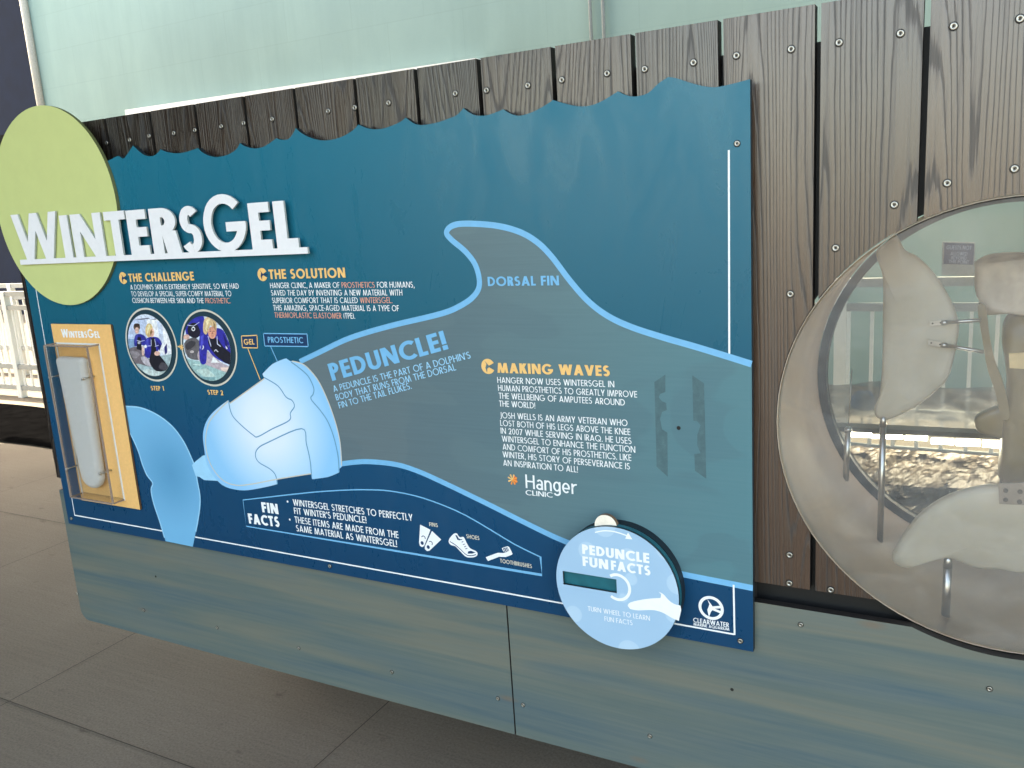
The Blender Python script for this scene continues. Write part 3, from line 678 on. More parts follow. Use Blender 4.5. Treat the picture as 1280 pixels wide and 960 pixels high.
# headings and paragraphs
def block(name, lines, mats, w_, Y=L4, small=None, par=None):
    mb = MB()
    for s_, p0, p1, hh in lines: text(mb, s_, p0, p1, hh, Y, w_, small=small)
    return mb.build(name, mats, par or sign)
block('paragraph', [("A DOLPHIN'S SKIN IS EXTREMELY SENSITIVE, SO WE HAD", (163.3, 362), (298.7, 360.9), 6.2), ('TO DEVELOP A SPECIAL, SUPER-COMFY MATERIAL TO', (164.5, 370.4), (289.5, 370.2), 6.2), ('CUSHION BETWEEN HER SKIN AND THE {PROSTHETIC.}', (165.8, 378.6), (288.7, 379.2), 6.2)], [M['white'], M['pink']], .135)
block('heading', [('THE CHALLENGE', (161.3, 352.6), (243, 350.4), 10.5)], [M['orange']], .22)
block('paragraph', [('HANGER CLINIC, A MAKER OF {PROSTHETICS} FOR HUMANS,', (338, 360.2), (518, 359.5), 6.8), ('SAVED THE DAY BY INVENTING A NEW MATERIAL WITH', (339.2, 369.4), (503.2, 369.4), 6.8), ('SUPERIOR COMFORT THAT IS CALLED {WINTERSGEL.}', (340.5, 378.9), (490.5, 378.9), 6.8), ('THIS AMAZING, SPACE-AGED MATERIAL IS A TYPE OF', (342, 388), (499, 389), 6.8), ('{THERMOPLASTIC ELASTOMER} (TPE).', (343.5, 397.2), (444, 398.4), 6.8)], [M['white'], M['pink']], .135)
block('heading', [('THE SOLUTION', (336.7, 348.9), (432, 347), 12)], [M['orange']], .22)
block('paragraph', [('HANGER NOW USES WINTERSGEL IN', (621.8, 478.6), (768, 484.2), 7.4), ('HUMAN PROSTHETICS TO GREATLY IMPROVE', (622.8, 488.4), (796.5, 497), 7.4), ('THE WELLBEING OF AMPUTEES AROUND', (623.8, 498.2), (781.2, 507), 7.4), ('THE WORLD!', (624.2, 508), (669.2, 510.7), 7.4),
    ('JOSH WELLS IS AN ARMY VETERAN WHO', (625.5, 522.5), (784.5, 532.7), 7.4), ('LOST BOTH OF HIS LEGS ABOVE THE KNEE', (625.5, 532.2), (788, 544), 7.4), ('IN 2007 WHILE SERVING IN IRAQ. HE USES', (626, 541.9), (789.5, 555.2), 7.4), ('WINTERSGEL TO ENHANCE THE FUNCTION', (627.5, 551.9), (794.2, 566), 7.4), ('AND COMFORT OF HIS PROSTHETICS. LIKE', (628.5, 561.9), (789.2, 576.2), 7.4), ('WINTER, HIS STORY OF PERSEVERANCE IS', (628.5, 571.5), (787.5, 587), 7.4), ('AN INSPIRATION TO ALL!', (629.2, 582), (722.5, 590.7), 7.4)], [M['white']], .135)
block('heading', [('MAKING WAVES', (621.8, 466), (762.5, 470.4), 12.5)], [M['orange']], .24)
block('heading', [('PEDUNCLE!', (415.5, 476.3), (560.8, 436.2), 23)], [M['sky_blue']], .225)
block('paragraph', [("A PEDUNCLE IS THE PART OF A DOLPHIN'S", (417.5, 490), (588.8, 447.7), 8.2), ('BODY THAT RUNS FROM THE DORSAL', (420.8, 500.6), (570.5, 462.6), 8.2), ('FIN TO THE TAIL FLUKES.', (424.5, 510.6), (515, 485.8), 8.2)], [M['ice']], .135)
block('caption', [('DORSAL FIN', (610, 357.6), (699, 356.6), 11.6)], [M['sky_blue']], .21)
block('caption', [('STEP 1', (189, 488), (205.3, 488.2), 5.6), ('STEP 2', (259.8, 493.2), (279.3, 494), 6)], [M['orange']], .2)
# emblem beside the three headings
def emblem(c, h, mat, dark, Y=L4, par=sign, ring=False):
    p = at(*c, Y); R_ = abs(at(c[0], c[1]-h/2, Y).z-p.z); mb = MB()
    if not ring:
        mb.sheet(circ(p.x, p.z, R_, 40, 28, 332)+[(p.x-.05*R_, p.z)], Y)
        q = [(-.45, .75), (-.1, .35), (.15, .1), (1.05, .12), (1.05, -.12), (.15, -.1), (-.1, -.3), (-.2, -.85), (-.4, -.2), (-.3, .05), (-.2, .3)]
        mb.sheet([(p.x+a*R_, p.z+b*R_) for a, b in q], Y-.0002, 1)
    else:
        for i in range(48):
            a0, a1 = 2*math.pi*i/48, 2*math.pi*(i+1)/48
            mb.sheet([(p.x+R_*math.cos(a0), p.z+R_*math.sin(a0)), (p.x+R_*math.cos(a1), p.z+R_*math.sin(a1)), (p.x+R_*.76*math.cos(a1), p.z+R_*.76*math.sin(a1)), (p.x+R_*.76*math.cos(a0), p.z+R_*.76*math.sin(a0))], Y)
        q = [(-.3, .72), (.0, .34), (.12, .16), (.8, .34), (.8, .12), (.3, 0), (.8, -.12), (.8, -.34), (.12, -.16), (.0, -.3), (-.18, -.8), (-.3, -.2), (-.2, .05), (-.12, .3)]
        mb.sheet([(p.x+a*R_, p.z+b*R_) for a, b in q], Y-.0001)
    return mb.build('emblem', [mat, dark], par)
emblem((154, 347.6), 15, M['orange'], M['navy']); emblem((328, 343.2), 16.5, M['orange'], M['navy']); emblem((610, 458), 19, M['orange'], M['body'])
em = emblem((888.8, 760), 29.5, M['white'], M['white'], ring=True)
block('logo_lettering', [('CLEARWATER', (866.8, 777.6), (911.3, 784.2), 5.6)], [M['white']], .16)
block('logo_lettering', [('MARINE AQUARIUM', (867, 781.8), (911.8, 788.5), 3.6)], [M['white']], .17)
# clinic logo
mb = MB(); text(mb, 'Hanger', (657.2, 610), (721, 618.2), 17, L4, .13, sb=.1); mb.build('logo_lettering', [M['white']], sign)
block('logo_lettering', [('CLINIC', (657.2, 618.6), (691, 622), 6.2)], [M['white']], .15)
mb = MB(); p = at(640.8, 599.4, L4); R_ = .0098
for k in range(9):
    a = math.radians(90+k*45-20); l_ = R_*(1.0 if k < 9 else .8); dx, dz = math.cos(a), math.sin(a)
    w_ = R_*.17
    mb.sheet([(p.x-dz*w_*.4, p.z+dx*w_*.4), (p.x+dx*l_-dz*w_, p.z+dz*l_+dx*w_), (p.x+dx*l_*1.08, p.z+dz*l_*1.08), (p.x+dx*l_+dz*w_, p.z+dz*l_-dx*w_), (p.x+dz*w_*.4, p.z-dx*w_*.4)], L4-.00002*k, 1 if 60 < (90+k*45-20) % 360 < 250 else 0)
fan = circ(p.x, p.z, R_*.9, 14, -80, 60)+[(p.x, p.z)]
mb.sheet(fan, L4+.0001, 2)
mb.build('sunburst_emblem', [plain('print_orange', (240, 150, 70), .42), M['orange'], plain('print_red_orange', (220, 100, 62), .42)], sign)
# callouts
m = MB()
for a, b in (((301.7, 420), (321.2, 419.2)), ((321.2, 419.2), (322, 435)), ((322, 435), (303, 434.5)), ((303, 434.5), (301.7, 420))): line(a, b, .0022, 0, L3)
line((309.5, 435), (325.2, 474.5), .0022, 0, L4)
text(m, 'GEL', (305.3, 430.9), (318.2, 430.6), 7, L4, .2); m.sheet(pxs([(302, 420), (321, 419.5), (321.8, 434.8), (303.2, 434.3)], L2), L2, 2)
m.build('callout', [M['orange'], M['orange'], M['navy']], sign)
m = MB()
for a, b in (((329.2, 416.8), (383.8, 417.5)), ((383.8, 417.5), (385.2, 433.2)), ((385.2, 433.2), (331, 432.5)), ((331, 432.5), (329.2, 416.8))): line(a, b, .0022, 0, L3)
line((338, 432.5), (347, 452.5), .0022, 0, L4)
text(m, 'PROSTHETIC', (335.2, 428.2), (379.2, 429), 7.2, L4, .18); m.sheet(pxs([(329.5, 417), (383.5, 417.8), (385, 433), (331.2, 432.3)], L2), L2, 2)
m.build('callout', [M['sky_blue'], M['sky_blue'], M['navy']], sign)
# fin facts
Z8 = lambda p: (300+p[0]/3.2, 590+p[1]/3.2)
m = MB(); ol = [(12, 112)]+spline([(160, 95), (300, 80), (430, 72), (520, 71), (600, 76), (700, 95), (800, 128), (900, 172), (1000, 230), (1100, 290), (1202, 340)], n=3)+[(1208, 412), (25, 217)]
m.ribbon([xz(*Z8(p), L3) for p in ol], .0026, L3, closed=True); fo = m.build('fact_frame', M['sky_blue'], sign)
block('heading', [('FIN', (328, 640.2), (348.4, 642.8), 12.5), ('FACTS', (311.5, 654.3), (350, 659), 12.5)], [M['white']], .26)
mb = MB()
for s_, a, b in (('WINTERSGEL STRETCHES TO PERFECTLY', (366.6, 631.8), (516.2, 651.4)), ("FIT WINTER'S PEDUNCLE!", (368, 642.3), (458.4, 654.2)), ('THESE ITEMS ARE MADE FROM THE', (368.8, 653.3), (498.4, 673)), ('SAME MATERIAL AS WINTERSGEL!', (370.6, 664), (496.6, 684))): text(mb, s_, a, b, 7.9, L4, .15)
for q in ((359.4, 627), (362.2, 649.5)): p = at(*q, L4); mb.sheet(circ(p.x, p.z, .0024, 14), L4)
mb.build('paragraph', [M['white']], sign)
block('caption', [('FINS', (536.8, 657.6), (547.4, 659), 4.8), ('SHOES', (583, 672.6), (599.4, 675.2), 5), ('TOOTHBRUSHES', (625.2, 703.2), (665, 710.4), 5)], [M['beige']], .19)
Zi = lambda pts, Y: pxs(pts, Y, 510, 640, 7.111)
m = MB()
m.sheet(Zi([(108, 112), (200, 158), (145, 300), (125, 313), (105, 300), (98, 270)], L4), L4); m.sheet(Zi([(213, 168), (295, 245), (190, 345), (168, 348), (150, 330), (150, 305)], L4), L4)
for cx_, cy_ in ((126, 276), (180, 312)): m.sheet(Zi([(cx_+13*math.cos(t*.5236)+3*math.sin(t*.5236), cy_+17*math.sin(t*.5236)) for t in range(12)], L4-.0002), L4-.0002, 1)
m.ribbon(Zi(spline([(120, 222), (135, 212), (150, 222), (154, 240)]), L4), .0016, L4-.0002, 1); m.ribbon(Zi(spline([(188, 262), (205, 262), (216, 275), (214, 292)]), L4), .0016, L4-.0002, 1)
m.build('flipper_icon', [M['white'], M['navy']], sign)
m = MB(); m.sheet(Zi(spline([(362, 250), (385, 215), (410, 192), (435, 190), (450, 215), (470, 225), (495, 222), (520, 270), (550, 320), (600, 345), (618, 368), (605, 395), (560, 405), (510, 395), (460, 345), (420, 305), (385, 295), (365, 275)], True, 3), L4), L4)
m.sheet(Zi([(420, 205), (436, 208), (450, 235), (474, 245), (462, 252), (440, 248)], L4-.0002), L4-.0002, 1)
m.ribbon(Zi(spline([(372, 262), (415, 288), (465, 330), (520, 380), (565, 388), (605, 378)]), L4), .0016, L4-.0002, 1)
m.sheet(Zi([(535, 350), (560, 345), (600, 360), (570, 370), (530, 370)], L4-.0002), L4-.0002, 1)
for a, b in (((492, 262), (478, 268)), ((505, 285), (488, 290)), ((516, 303), (500, 310)), ((528, 322), (510, 328)), ((482, 242), (470, 246))): m.ribbon(Zi([a, b], L4), .0014, L4-.0002, 1)
m.build('shoe_icon', [M['white'], M['navy']], sign)
m = MB(); m.sheet(Zi([(690, 402), (770, 372), (800, 362), (845, 365), (880, 355), (848, 350), (832, 322), (886, 303), (900, 312), (930, 372), (920, 382), (870, 400), (810, 398), (710, 436)], L4), L4)
m.sheet(Zi([(842, 325), (884, 313), (900, 345), (862, 360)], L4-.0002), L4-.0002, 1)
for a, b in (((868, 322), (882, 350)), ((880, 318), (893, 345)), ((855, 327), (868, 355))): m.ribbon(Zi([a, b], L4), .0012, L4-.0004, 0)
m.build('toothbrush_icon', [M['white'], M['navy']], sign)
# two round photographs
PH = {}
def pm(rgb):
    if rgb not in PH: PH[rgb] = plain('photo_print_%d' % len(PH), rgb, .4, vary=.32, grain=150)
    return PH[rgb]
def ell(cx_, cy_, a, b, n=18): return [(cx_+a*math.cos(2*math.pi*i/n), cy_+b*math.sin(2*math.pi*i/n)) for i in range(n)]
def photo(cx_, cz_, shapes, ox, oy, k, name_label):
    ro = .0852
    m = MB()
    for i in range(64):
        a0, a1 = 2*math.pi*i/64, 2*math.pi*(i+1)/64
        for r0, r1, mi, Y in ((ro, ro-.0042, 0, L3), (ro-.004, .060, 1, L2)):
            m.sheet([(cx_+r*math.cos(a), cz_+r*math.sin(a)) for r, a in ((r0, a0), (r0, a1), (r1, a1), (r1, a0))], Y, mi)
    rg = m.build('photo_ring', [M['beige'], M['dark_ring']], sign)
    pc = (cx_-.004, cz_-.001); R_ = .0715; disc = circ(*pc, R_, 56)
    YY = -.0022
    mats = [pm(shapes[0])]; m = MB(); m.prism(disc, YY, L2, 0, 1); mats.append(M['dark_ring'])
    for i, (rgb, po) in enumerate(shapes[1:]):
        if pm(rgb) not in mats: mats.append(pm(rgb))
        q = clip_convex(pxs(po, YY, ox, oy, k), disc)
        if len(q) > 2: m.sheet(q, YY-.00003*(i+1), mats.index(pm(rgb)))
    o = m.build('photo_print', mats, rg); o['label'] = name_label
photo(-1.648, 1.2426, [(206, 214, 238), ((186, 200, 230), [(80, 180), (320, 190), (320, 420), (80, 420)]), ((236, 238, 248), [(320, 190), (520, 180), (660, 420), (660, 620), (540, 620), (330, 420)]), ((196, 206, 226), [(440, 200), (500, 215), (540, 560), (500, 560)]), ((90, 90, 110), [(180, 185), (340, 165), (360, 175), (250, 190)]), ((80, 80, 100), [(360, 190), (430, 175), (440, 186)]), ((126, 158, 190), [(80, 420), (180, 420), (180, 560), (80, 560)]), ((160, 182, 186), [(60, 600), (300, 660), (660, 590), (660, 960), (60, 960)]), ((190, 204, 202), [(200, 820), (330, 780), (560, 830), (500, 880), (300, 880)]), ((112, 102, 108), spline([(105, 560), (150, 520), (210, 515), (262, 560), (330, 640), (405, 745), (330, 745), (240, 720), (160, 700)], True, 3)), ((186, 178, 186), spline([(250, 640), (320, 640), (390, 745), (300, 725)], True, 3)),
    ((40, 46, 140), spline([(180, 385), (240, 358), (308, 395), (318, 470), (300, 500), (250, 490), (175, 505)], True, 3)), ((26, 26, 40), [(212, 400), (252, 395), (265, 560), (200, 540)]), ((96, 76, 66), ell(203, 278, 40, 42)), ((224, 182, 168), ell(205, 318, 26, 38)), ((226, 190, 176), ell(278, 560, 16, 60)), ((60, 46, 44), ell(203, 252, 36, 20)), ((90, 60, 56), ell(198, 312, 5, 4)), ((90, 60, 56), ell(218, 312, 5, 4)), ((190, 120, 110), ell(208, 338, 8, 4)), ((190, 194, 220), [(190, 430), (250, 445), (300, 432), (300, 438), (250, 452), (190, 437)]), ((170, 170, 180), ell(232, 465, 18, 16)), ((70, 72, 170), [(180, 390), (215, 370), (205, 440), (182, 480)]), ((140, 132, 138), spline([(120, 575), (180, 560), (240, 600), (200, 650), (150, 640)], True, 3)),
    ((42, 44, 150), spline([(315, 420), (395, 392), (470, 412), (512, 500), (485, 570), (400, 640), (312, 636), (298, 530)], True, 3)), ((28, 28, 38), spline([(372, 420), (425, 415), (440, 560), (500, 640), (585, 775), (440, 805), (355, 690), (378, 560)], True, 3)), ((216, 184, 128), ell(352, 315, 46, 84)), ((228, 178, 158), ell(388, 345, 26, 54)), ((238, 238, 246), [(575, 372), (622, 400), (530, 545), (485, 600), (452, 575)]), ((226, 180, 164), ell(450, 592, 34, 28)), ((40, 40, 110), [(535, 520), (565, 470), (570, 580), (545, 610)]), ((240, 216, 170), [(325, 290), (350, 245), (372, 250), (345, 320), (335, 370)]), ((150, 112, 70), [(380, 300), (395, 330), (372, 380), (362, 340)]), ((80, 50, 48), ell(386, 335, 5, 4)), ((80, 50, 48), ell(402, 333, 4, 4)), ((190, 110, 100), ell(394, 372, 9, 4)), ((74, 80, 186), [(320, 425), (350, 408), (345, 500), (318, 560)]), ((28, 28, 100), [(440, 430), (500, 500), (480, 560), (450, 500)]), ((196, 200, 226), [(335, 500), (380, 498), (380, 505), (335, 507)]), ((196, 200, 226), [(425, 505), (470, 490), (470, 497), (425, 512)]), ((200, 204, 228), [(418, 420), (424, 420), (438, 500), (432, 500)]), ((200, 204, 228), [(376, 425), (382, 425), (384, 500), (378, 500)]), ((230, 230, 240), ell(312, 508, 15, 20)), ((70, 68, 76), spline([(500, 700), (560, 720), (582, 778), (520, 790), (470, 760)], True, 3))], 150, 380, 9.6, 'two people in blue wetsuits beside a dolphin')
photo(-1.4648, 1.239, [(204, 216, 232), ((150, 184, 184), [(40, 580), (300, 640), (640, 730), (640, 960), (40, 960)]), ((184, 206, 200), [(200, 720), (320, 700), (420, 790), (300, 800)]), ((44, 48, 156), spline([(100, 220), (190, 125), (275, 110), (300, 300), (210, 360), (95, 330)], True, 3)), ((30, 30, 46), spline([(115, 240), (195, 205), (250, 310), (200, 375), (120, 335)], True, 3)), ((228, 232, 240), ell(172, 272, 20, 24)), ((36, 36, 60), ell(172, 272, 12, 14)), ((214, 170, 156), ell(98, 360, 34, 30)),
    ((98, 94, 98), spline([(72, 430), (150, 370), (230, 395), (300, 560), (220, 610), (110, 575)], True, 3)), ((186, 168, 176), spline([(225, 520), (330, 515), (470, 635), (575, 690), (540, 745), (400, 695), (240, 625)], True, 3)), ((44, 44, 152), spline([(250, 335), (330, 300), (420, 262), (500, 290), (552, 400), (600, 520), (600, 660), (470, 620), (380, 560), (325, 500), (312, 640), (250, 642), (236, 450)], True, 3)), ((26, 26, 40), spline([(340, 385), (430, 375), (500, 470), (600, 560), (590, 665), (450, 590), (352, 470)], True, 3)), ((242, 242, 244), [(388, 570), (440, 625), (462, 640), (366, 642)]), ((230, 234, 242), ell(266, 470, 22, 28)), ((44, 44, 120), ell(266, 470, 12, 16)), ((230, 234, 242), ell(540, 465, 15, 26)),
    ((208, 178, 136), spline([(282, 300), (288, 180), (340, 135), (400, 150), (425, 220), (420, 300), (360, 230), (320, 330)], True, 3)), ((216, 152, 128), ell(380, 312, 46, 68)), ((190, 110, 96), ell(384, 348, 18, 5)), ((222, 196, 186), [(470, 690), (560, 690), (545, 740), (480, 725)]), ((236, 210, 168), [(300, 270), (310, 190), (345, 150), (362, 160), (330, 230), (318, 300)]), ((150, 118, 84), [(390, 190), (418, 230), (415, 290), (395, 250)]), ((110, 64, 54), ell(360, 300, 9, 4)), ((110, 64, 54), ell(398, 298, 9, 4)), ((170, 104, 86), [(376, 300), (384, 300), (390, 330), (372, 330)]), ((196, 200, 224), [(330, 350), (338, 350), (372, 460), (364, 466)]), ((196, 200, 224), [(430, 350), (436, 350), (440, 430), (476, 460), (470, 466), (432, 438)]), ((180, 184, 196), [(400, 510), (420, 490), (450, 520), (440, 524), (420, 506), (404, 520)]), ((72, 74, 186), [(255, 350), (290, 325), (285, 430), (250, 560)]), ((30, 30, 104), [(500, 320), (545, 420), (560, 500), (520, 440)]), ((60, 58, 64), spline([(90, 450), (150, 400), (200, 420), (170, 470), (110, 500)], True, 3)), ((210, 196, 196), ell(160, 520, 22, 14)), ((200, 222, 216), [(180, 650), (260, 660), (250, 672), (170, 662)]), ((120, 160, 164), [(240, 790), (420, 800), (400, 830), (260, 820)]), ((196, 200, 224), [(110, 225), (180, 235), (240, 195), (240, 202), (180, 243), (110, 233)])], 222, 380, 8.725, 'a blond person in a blue wetsuit fitting a white sleeve on a dolphin tail')
m = MB(); line((222, 433), (227.5, 434.2), .003, 0, L3); p = at(227, 434, L3)
for k in range(4): a = math.pi*k/4; m.ribbon([(p.x-.007*math.cos(a), p.z-.007*math.sin(a)), (p.x+.007*math.cos(a), p.z+.007*math.sin(a))], .002, L4-.0001*k, 0)
m.build('arrow', [M['orange']], sign)
# lime oval and raised title
YO = -.009
ov = [(0, 185), (22, 145), (52, 132), (85, 142), (115, 172), (137, 216), (148, 270), (143, 318), (125, 358), (100, 379), (76, 383)]
q = [at(a, b, YO) for a, b in ov]; ocx, ocz = (at(148.6, 275, YO).x+at(-8, 215, YO).x)/2, (at(52, 132, YO).z+at(76, 383, YO).z)/2
import itertools
A_ = [[0]*5 for _ in range(5)]; B_ = [0]*5      # least squares ellipse axis-aligned: ax^2+bz^2+cx+dz=1
for p in q:
    r_ = [p.x**2, p.z**2, p.x, p.z, p.x*p.z]
    for i, j in itertools.product(range(5), range(5)): A_[i][j] += r_[i]*r_[j]
    for i in range(5): B_[i] += r_[i]
def solve(A, B, n):
    A = [row[:n]+[B[i]] for i, row in enumerate(A[:n])]
    for i in range(n):
        pv = max(range(i, n), key=lambda r: abs(A[r][i])); A[i], A[pv] = A[pv], A[i]
        for r in range(n):
            if r != i:
                f = A[r][i]/A[i][i]; A[r] = [u-f*v for u, v in zip(A[r], A[i])]
    return [A[i][n]/A[i][i] for i in range(n)]
ea, eb, ec, ed = solve(A_, B_, 4)
ocx, ocz = -ec/2/ea, -ed/2/eb; kk = 1+ea*ocx**2+eb*ocz**2; orx, orz = math.sqrt(kk/ea), math.sqrt(kk/eb)
print('oval', ocx, ocz, orx, orz)
m = MB(); m.prism([(ocx+orx*math.cos(2*math.pi*i/96), ocz+orz*math.sin(2*math.pi*i/96)) for i in range(96)], YO, -.0005, 0, 1)
m.build('oval_board', [M['lime'], M['lime_edge']], sign)
YT = -.0155; m = MB()
def title(ch, x0, x1, yb0, yb1, ht, w_):
    text(m, ch, (x0, yb0), (x1, yb1), ht, YT, w_, mats=(0, 1), depth=.0045)
# pieces: left and right edge of each letter along the rising bar
base = lambda x: 325.3+(x-25)*(309.6-325.3)/360
for ch, x0, x1, ht, w_ in (('W', 23, 79, 57.5, .165), ('I', 82, 92, 54, .22), ('N', 95.5, 133, 54.5, .21), ('T', 137, 163, 56, .22), ('E', 164.8, 188.5, 56.5, .24), ('R', 193, 226.5, 57.5, .23), ('S', 229, 255, 58, .22), ('G', 259, 311.5, 70, .19), ('E', 316, 341.5, 59, .24), ('L', 347, 374, 60, .24)):
    title(ch, x0, x1, base(x0), base(x1), ht, w_)
m.prism([xz(25, 324.8, YT), xz(384.2, 308.8, YT), xz(385.5, 317, YT), xz(26, 331, YT)][::-1], YT-.0005, YT+.0045, 0, 1)
tt = m.build('title_lettering', [M['letter'], M['letter_side']], sign)
tt['label'] = 'raised white title lettering standing on a white bar'
for qx in ((921.5, 179.5), (925.5, 801), (412.5, 707.5), (89.5, 648)):
    p = at(*qx, 0); screw(sign, p.x, 0, p.z, .85)

# ------------------------------------------------------------------ gel sample case
gc = thing('gel_sample_case', tuple(at(137, 637, -.008)), 'clear acrylic case holding a pale grey gel bar on an amber board', 'display case')
YB = -.007
a, b, c_ = at(63.5, 405, YB), at(138.8, 405.6, YB), at(174.5, 637, YB)
X0, X1, Zt, Zb = a.x, (b.x+c_.x)/2, (a.z+b.z)/2, c_.z
m = MB(); m.prism([(X0, Zb), (X1, Zb), (X1, Zt), (X0, Zt)], YB, -.0016, 0, 1); bevel(m.build('backing_board', [M['amber'], M['amber_edge']], gc), .0006)
m = MB(); text(m, 'WintersGel', (77.6, 421.8), (125.3, 422.4), 10.5, YB-.0004, .2, small=.76); m.build('lettering', [M['white']], gc)
YF = YB-.034
a, b, c_, d_ = at(71, 429.5, YB), at(125.6, 430, YB), at(154, 621, YB), at(127.5, 631, YF)
bx0, bx1, bz1, bz0 = a.x, (b.x+c_.x)/2, (a.z+b.z)/2, (c_.z+d_.z)/2
t_ = .003
m = MB(); m.box(bx0, bx1, YF, YF+t_, bz0, bz1); m.box(bx0, bx0+t_, YF+t_+.0002, YB-.0005, bz0, bz1); m.box(bx1-t_, bx1, YF+t_+.0002, YB-.0005, bz0, bz1); m.box(bx0+t_+.0002, bx1-t_-.0002, YF+t_+.0002, YB-.0005, bz1-t_, bz1); m.box(bx0+t_+.0002, bx1-t_-.0002, YF+t_+.0002, YB-.0005, bz0, bz0+t_)
m.build('acrylic_box', M['acrylic'], gc)
m = MB(); e = .0016
for x in (bx0, bx1):
    m.box(x-e, x+e, YF-.0008, YF+e*2, bz0, bz1)
for z in (bz0, bz1):
    m.box(bx0+e, bx1-e, YF-.0008, YF+e*2, z-e, z+e)
    for x in (bx0, bx1): m.box(x-e, x+e, YF+e*2+.0002, YB-.002, z-e, z+e)
m.build('box_edge', M['acrylic_edge'], gc)
m = MB(); e = .0022
for x in (bx0, bx1): m.box(x-e, x+e, YB-.002, YB-.0004, bz0-e, bz1+e)
m.box(bx0+e, bx1-e, YB-.002, YB-.0004, bz1-e, bz1+e)
m.build('box_flange', M['rail_white'], gc)
# gel bar: rounded bottom, rounded front edges
YG0, YG1 = YB-.028, YB-.002
g0, g1, g2 = at(66, 446.5, YG0), at(107.5, 446, YG0), at(118, 612.5, YG0)
gx0, gx1, gz1, gz0 = at(66, 446.5, YG0).x, at(112, 446, YB-.004).x, g0.z, g2.z
hx0, hx1 = at(97.5, 590, YG0).x, at(133, 590, YB-.004).x; wd = hx1-hx0
ol = [(gx0, gz1), (hx0, gz0+wd*.5)]+[(hx0+wd/2-wd/2*math.cos(t), gz0+wd*.5-wd*.5*math.sin(t)) for t in [math.pi*k/14 for k in range(1, 14)]]+[(hx1, gz0+wd*.5), (gx1, gz1)]
m = MB(); m.prism(ol, YG0, YG1); gb = m.build('gel_bar', M['gel'], gc, weld=True); bevel(gb, .0135, 6, 50)
for f in gb.data.polygons: f.use_smooth = False
for pt_ in ((63, 471.5), (84, 586)):
    p = at(*pt_, YF+.004); m = MB(); m.lathe([(.0022, 0), (.0034, 0), (.0034, -.004), (.0022, -.005)], (p.x, p.y, p.z), 12); m.tube((p.x, p.y, p.z), (p.x, YB, p.z), .0016); m.build('standoff_bolt', M['steel'], gc)
for pt_ in ((104, 473.5), (126, 592)):
    p = at(*pt_, YF+.004); m = MB(); m.lathe([(.0022, 0), (.0036, 0), (.0036, -.004), (.0022, -.005)], (p.x, p.y, p.z), 12); m.tube((p.x, p.y, p.z), (p.x, YB, p.z), .0022); m.build('standoff_bolt', M['steel'], gc)

# ------------------------------------------------------------------ fact wheel
YW = -.036
pts = [at(a, b, YW) for a, b in ((695, 735), (757, 654.5), (790, 809.5), (715, 680), (730, 790), (851, 755), (820, 690))]
A_ = [[0]*3 for _ in range(3)]; B_ = [0]*3
for p in pts:
    r_ = [p.x, p.z, 1]
    for i, j in itertools.product(range(3), range(3)): A_[i][j] += r_[i]*r_[j]
    for i in range(3): B_[i] += r_[i]*(p.x**2+p.z**2)
sa, sb_, sc = solve(A_, B_, 3); wx_, wz_ = sa/2, sb_/2; wr = math.sqrt(sc+wx_**2+wz_**2)
print('wheel', wx_, wz_, wr)
wh = thing('fact_wheel', (wx_, 0, wz_), 'pale blue turning fact wheel with a slot and a cream thumb tab', 'wheel')
M['wheel'] = None
t = NT('printed_wheel_blue'); v = t.n('TexVoronoi'); v.inputs['Scale'].default_value = 17; v.inputs['Randomness'].default_value = .9; t.l(t.pos((1, .01, 1)), v.inputs['Vector'])
t.color(t.ramp(v.outputs['Distance'], [(0, lin((176, 204, 224))), (.34, lin((172, 201, 222))), (.36, lin((156, 190, 216))), (1, lin((152, 187, 214)))])); t.b.inputs['Roughness'].default_value = .4; M['wheel'] = t.m
M['wheel_edge'] = plain('wheel_dark_edge', (36, 40, 42), .5); M['wheel_teal'] = plain('wheel_teal', (10, 94, 106), .4)
sp = 4.0
slot = pxs([(703.8, 713.8), (770.8, 724.2), (770.8, 741.2), (703.8, 730.5)], YW)
sx0, sx1 = (slot[0][0]+slot[3][0])/2, (slot[1][0]+slot[2][0])/2; sz1, sz0 = (slot[0][1]+slot[1][1])/2, (slot[2][1]+slot[3][1])/2
slot = [(sx0, sz0), (sx1, sz0), (sx1, sz1), (sx0, sz1)]
m = MB(); m.holed(circ(wx_, wz_, wr, 96), [slot], YW, YW+.005, 0, 1); m.build('front_disc', [M['wheel'], M['wheel_edge']], wh)
m = MB(); m.prism(circ(wx_, wz_, wr*1.0, 96), YW+.0075, YW+.016, 0, 0); td = m.build('turning_disc', M['wheel_teal'], wh)
p = at(757.5, 655.5, YW+.009); m = MB(); m.prism(circ(p.x, p.z-.003, .0205, 32), YW+.0076, YW+.0158, 0, 1)
m.build('thumb_tab', [plain('cream_tab', (244, 232, 216), .4), plain('tab_edge', (126, 96, 74), .5)], td)
m = MB(); m.prism(circ(wx_, wz_, wr*1.0, 96), YW+.019, -.0005, 0, 0); m.build('back_disc', M['panel_edge'], wh)
YL = YW-.0004
m = MB(); text(m, 'PEDUNCLE', (728, 692.2), (811.8, 704.2), 12, YL, .25); text(m, 'FUN', (728.5, 707.2), (760.5, 712), 12, YL, .25); text(m, 'FACTS', (764, 712.4), (813.2, 719.8), 12, YL, .25)
text(m, 'TURN WHEEL TO LEARN', (735, 763.4), (812.5, 776), 5.8, YL, .13); text(m, 'FUN FACTS', (755.8, 776.2), (790.8, 781.6), 5.8, YL, .13); m.build('lettering', [M['white']], wh)
m = MB(); Z7 = lambda pts, Y: pxs(pts, Y, 640, 600, 4)
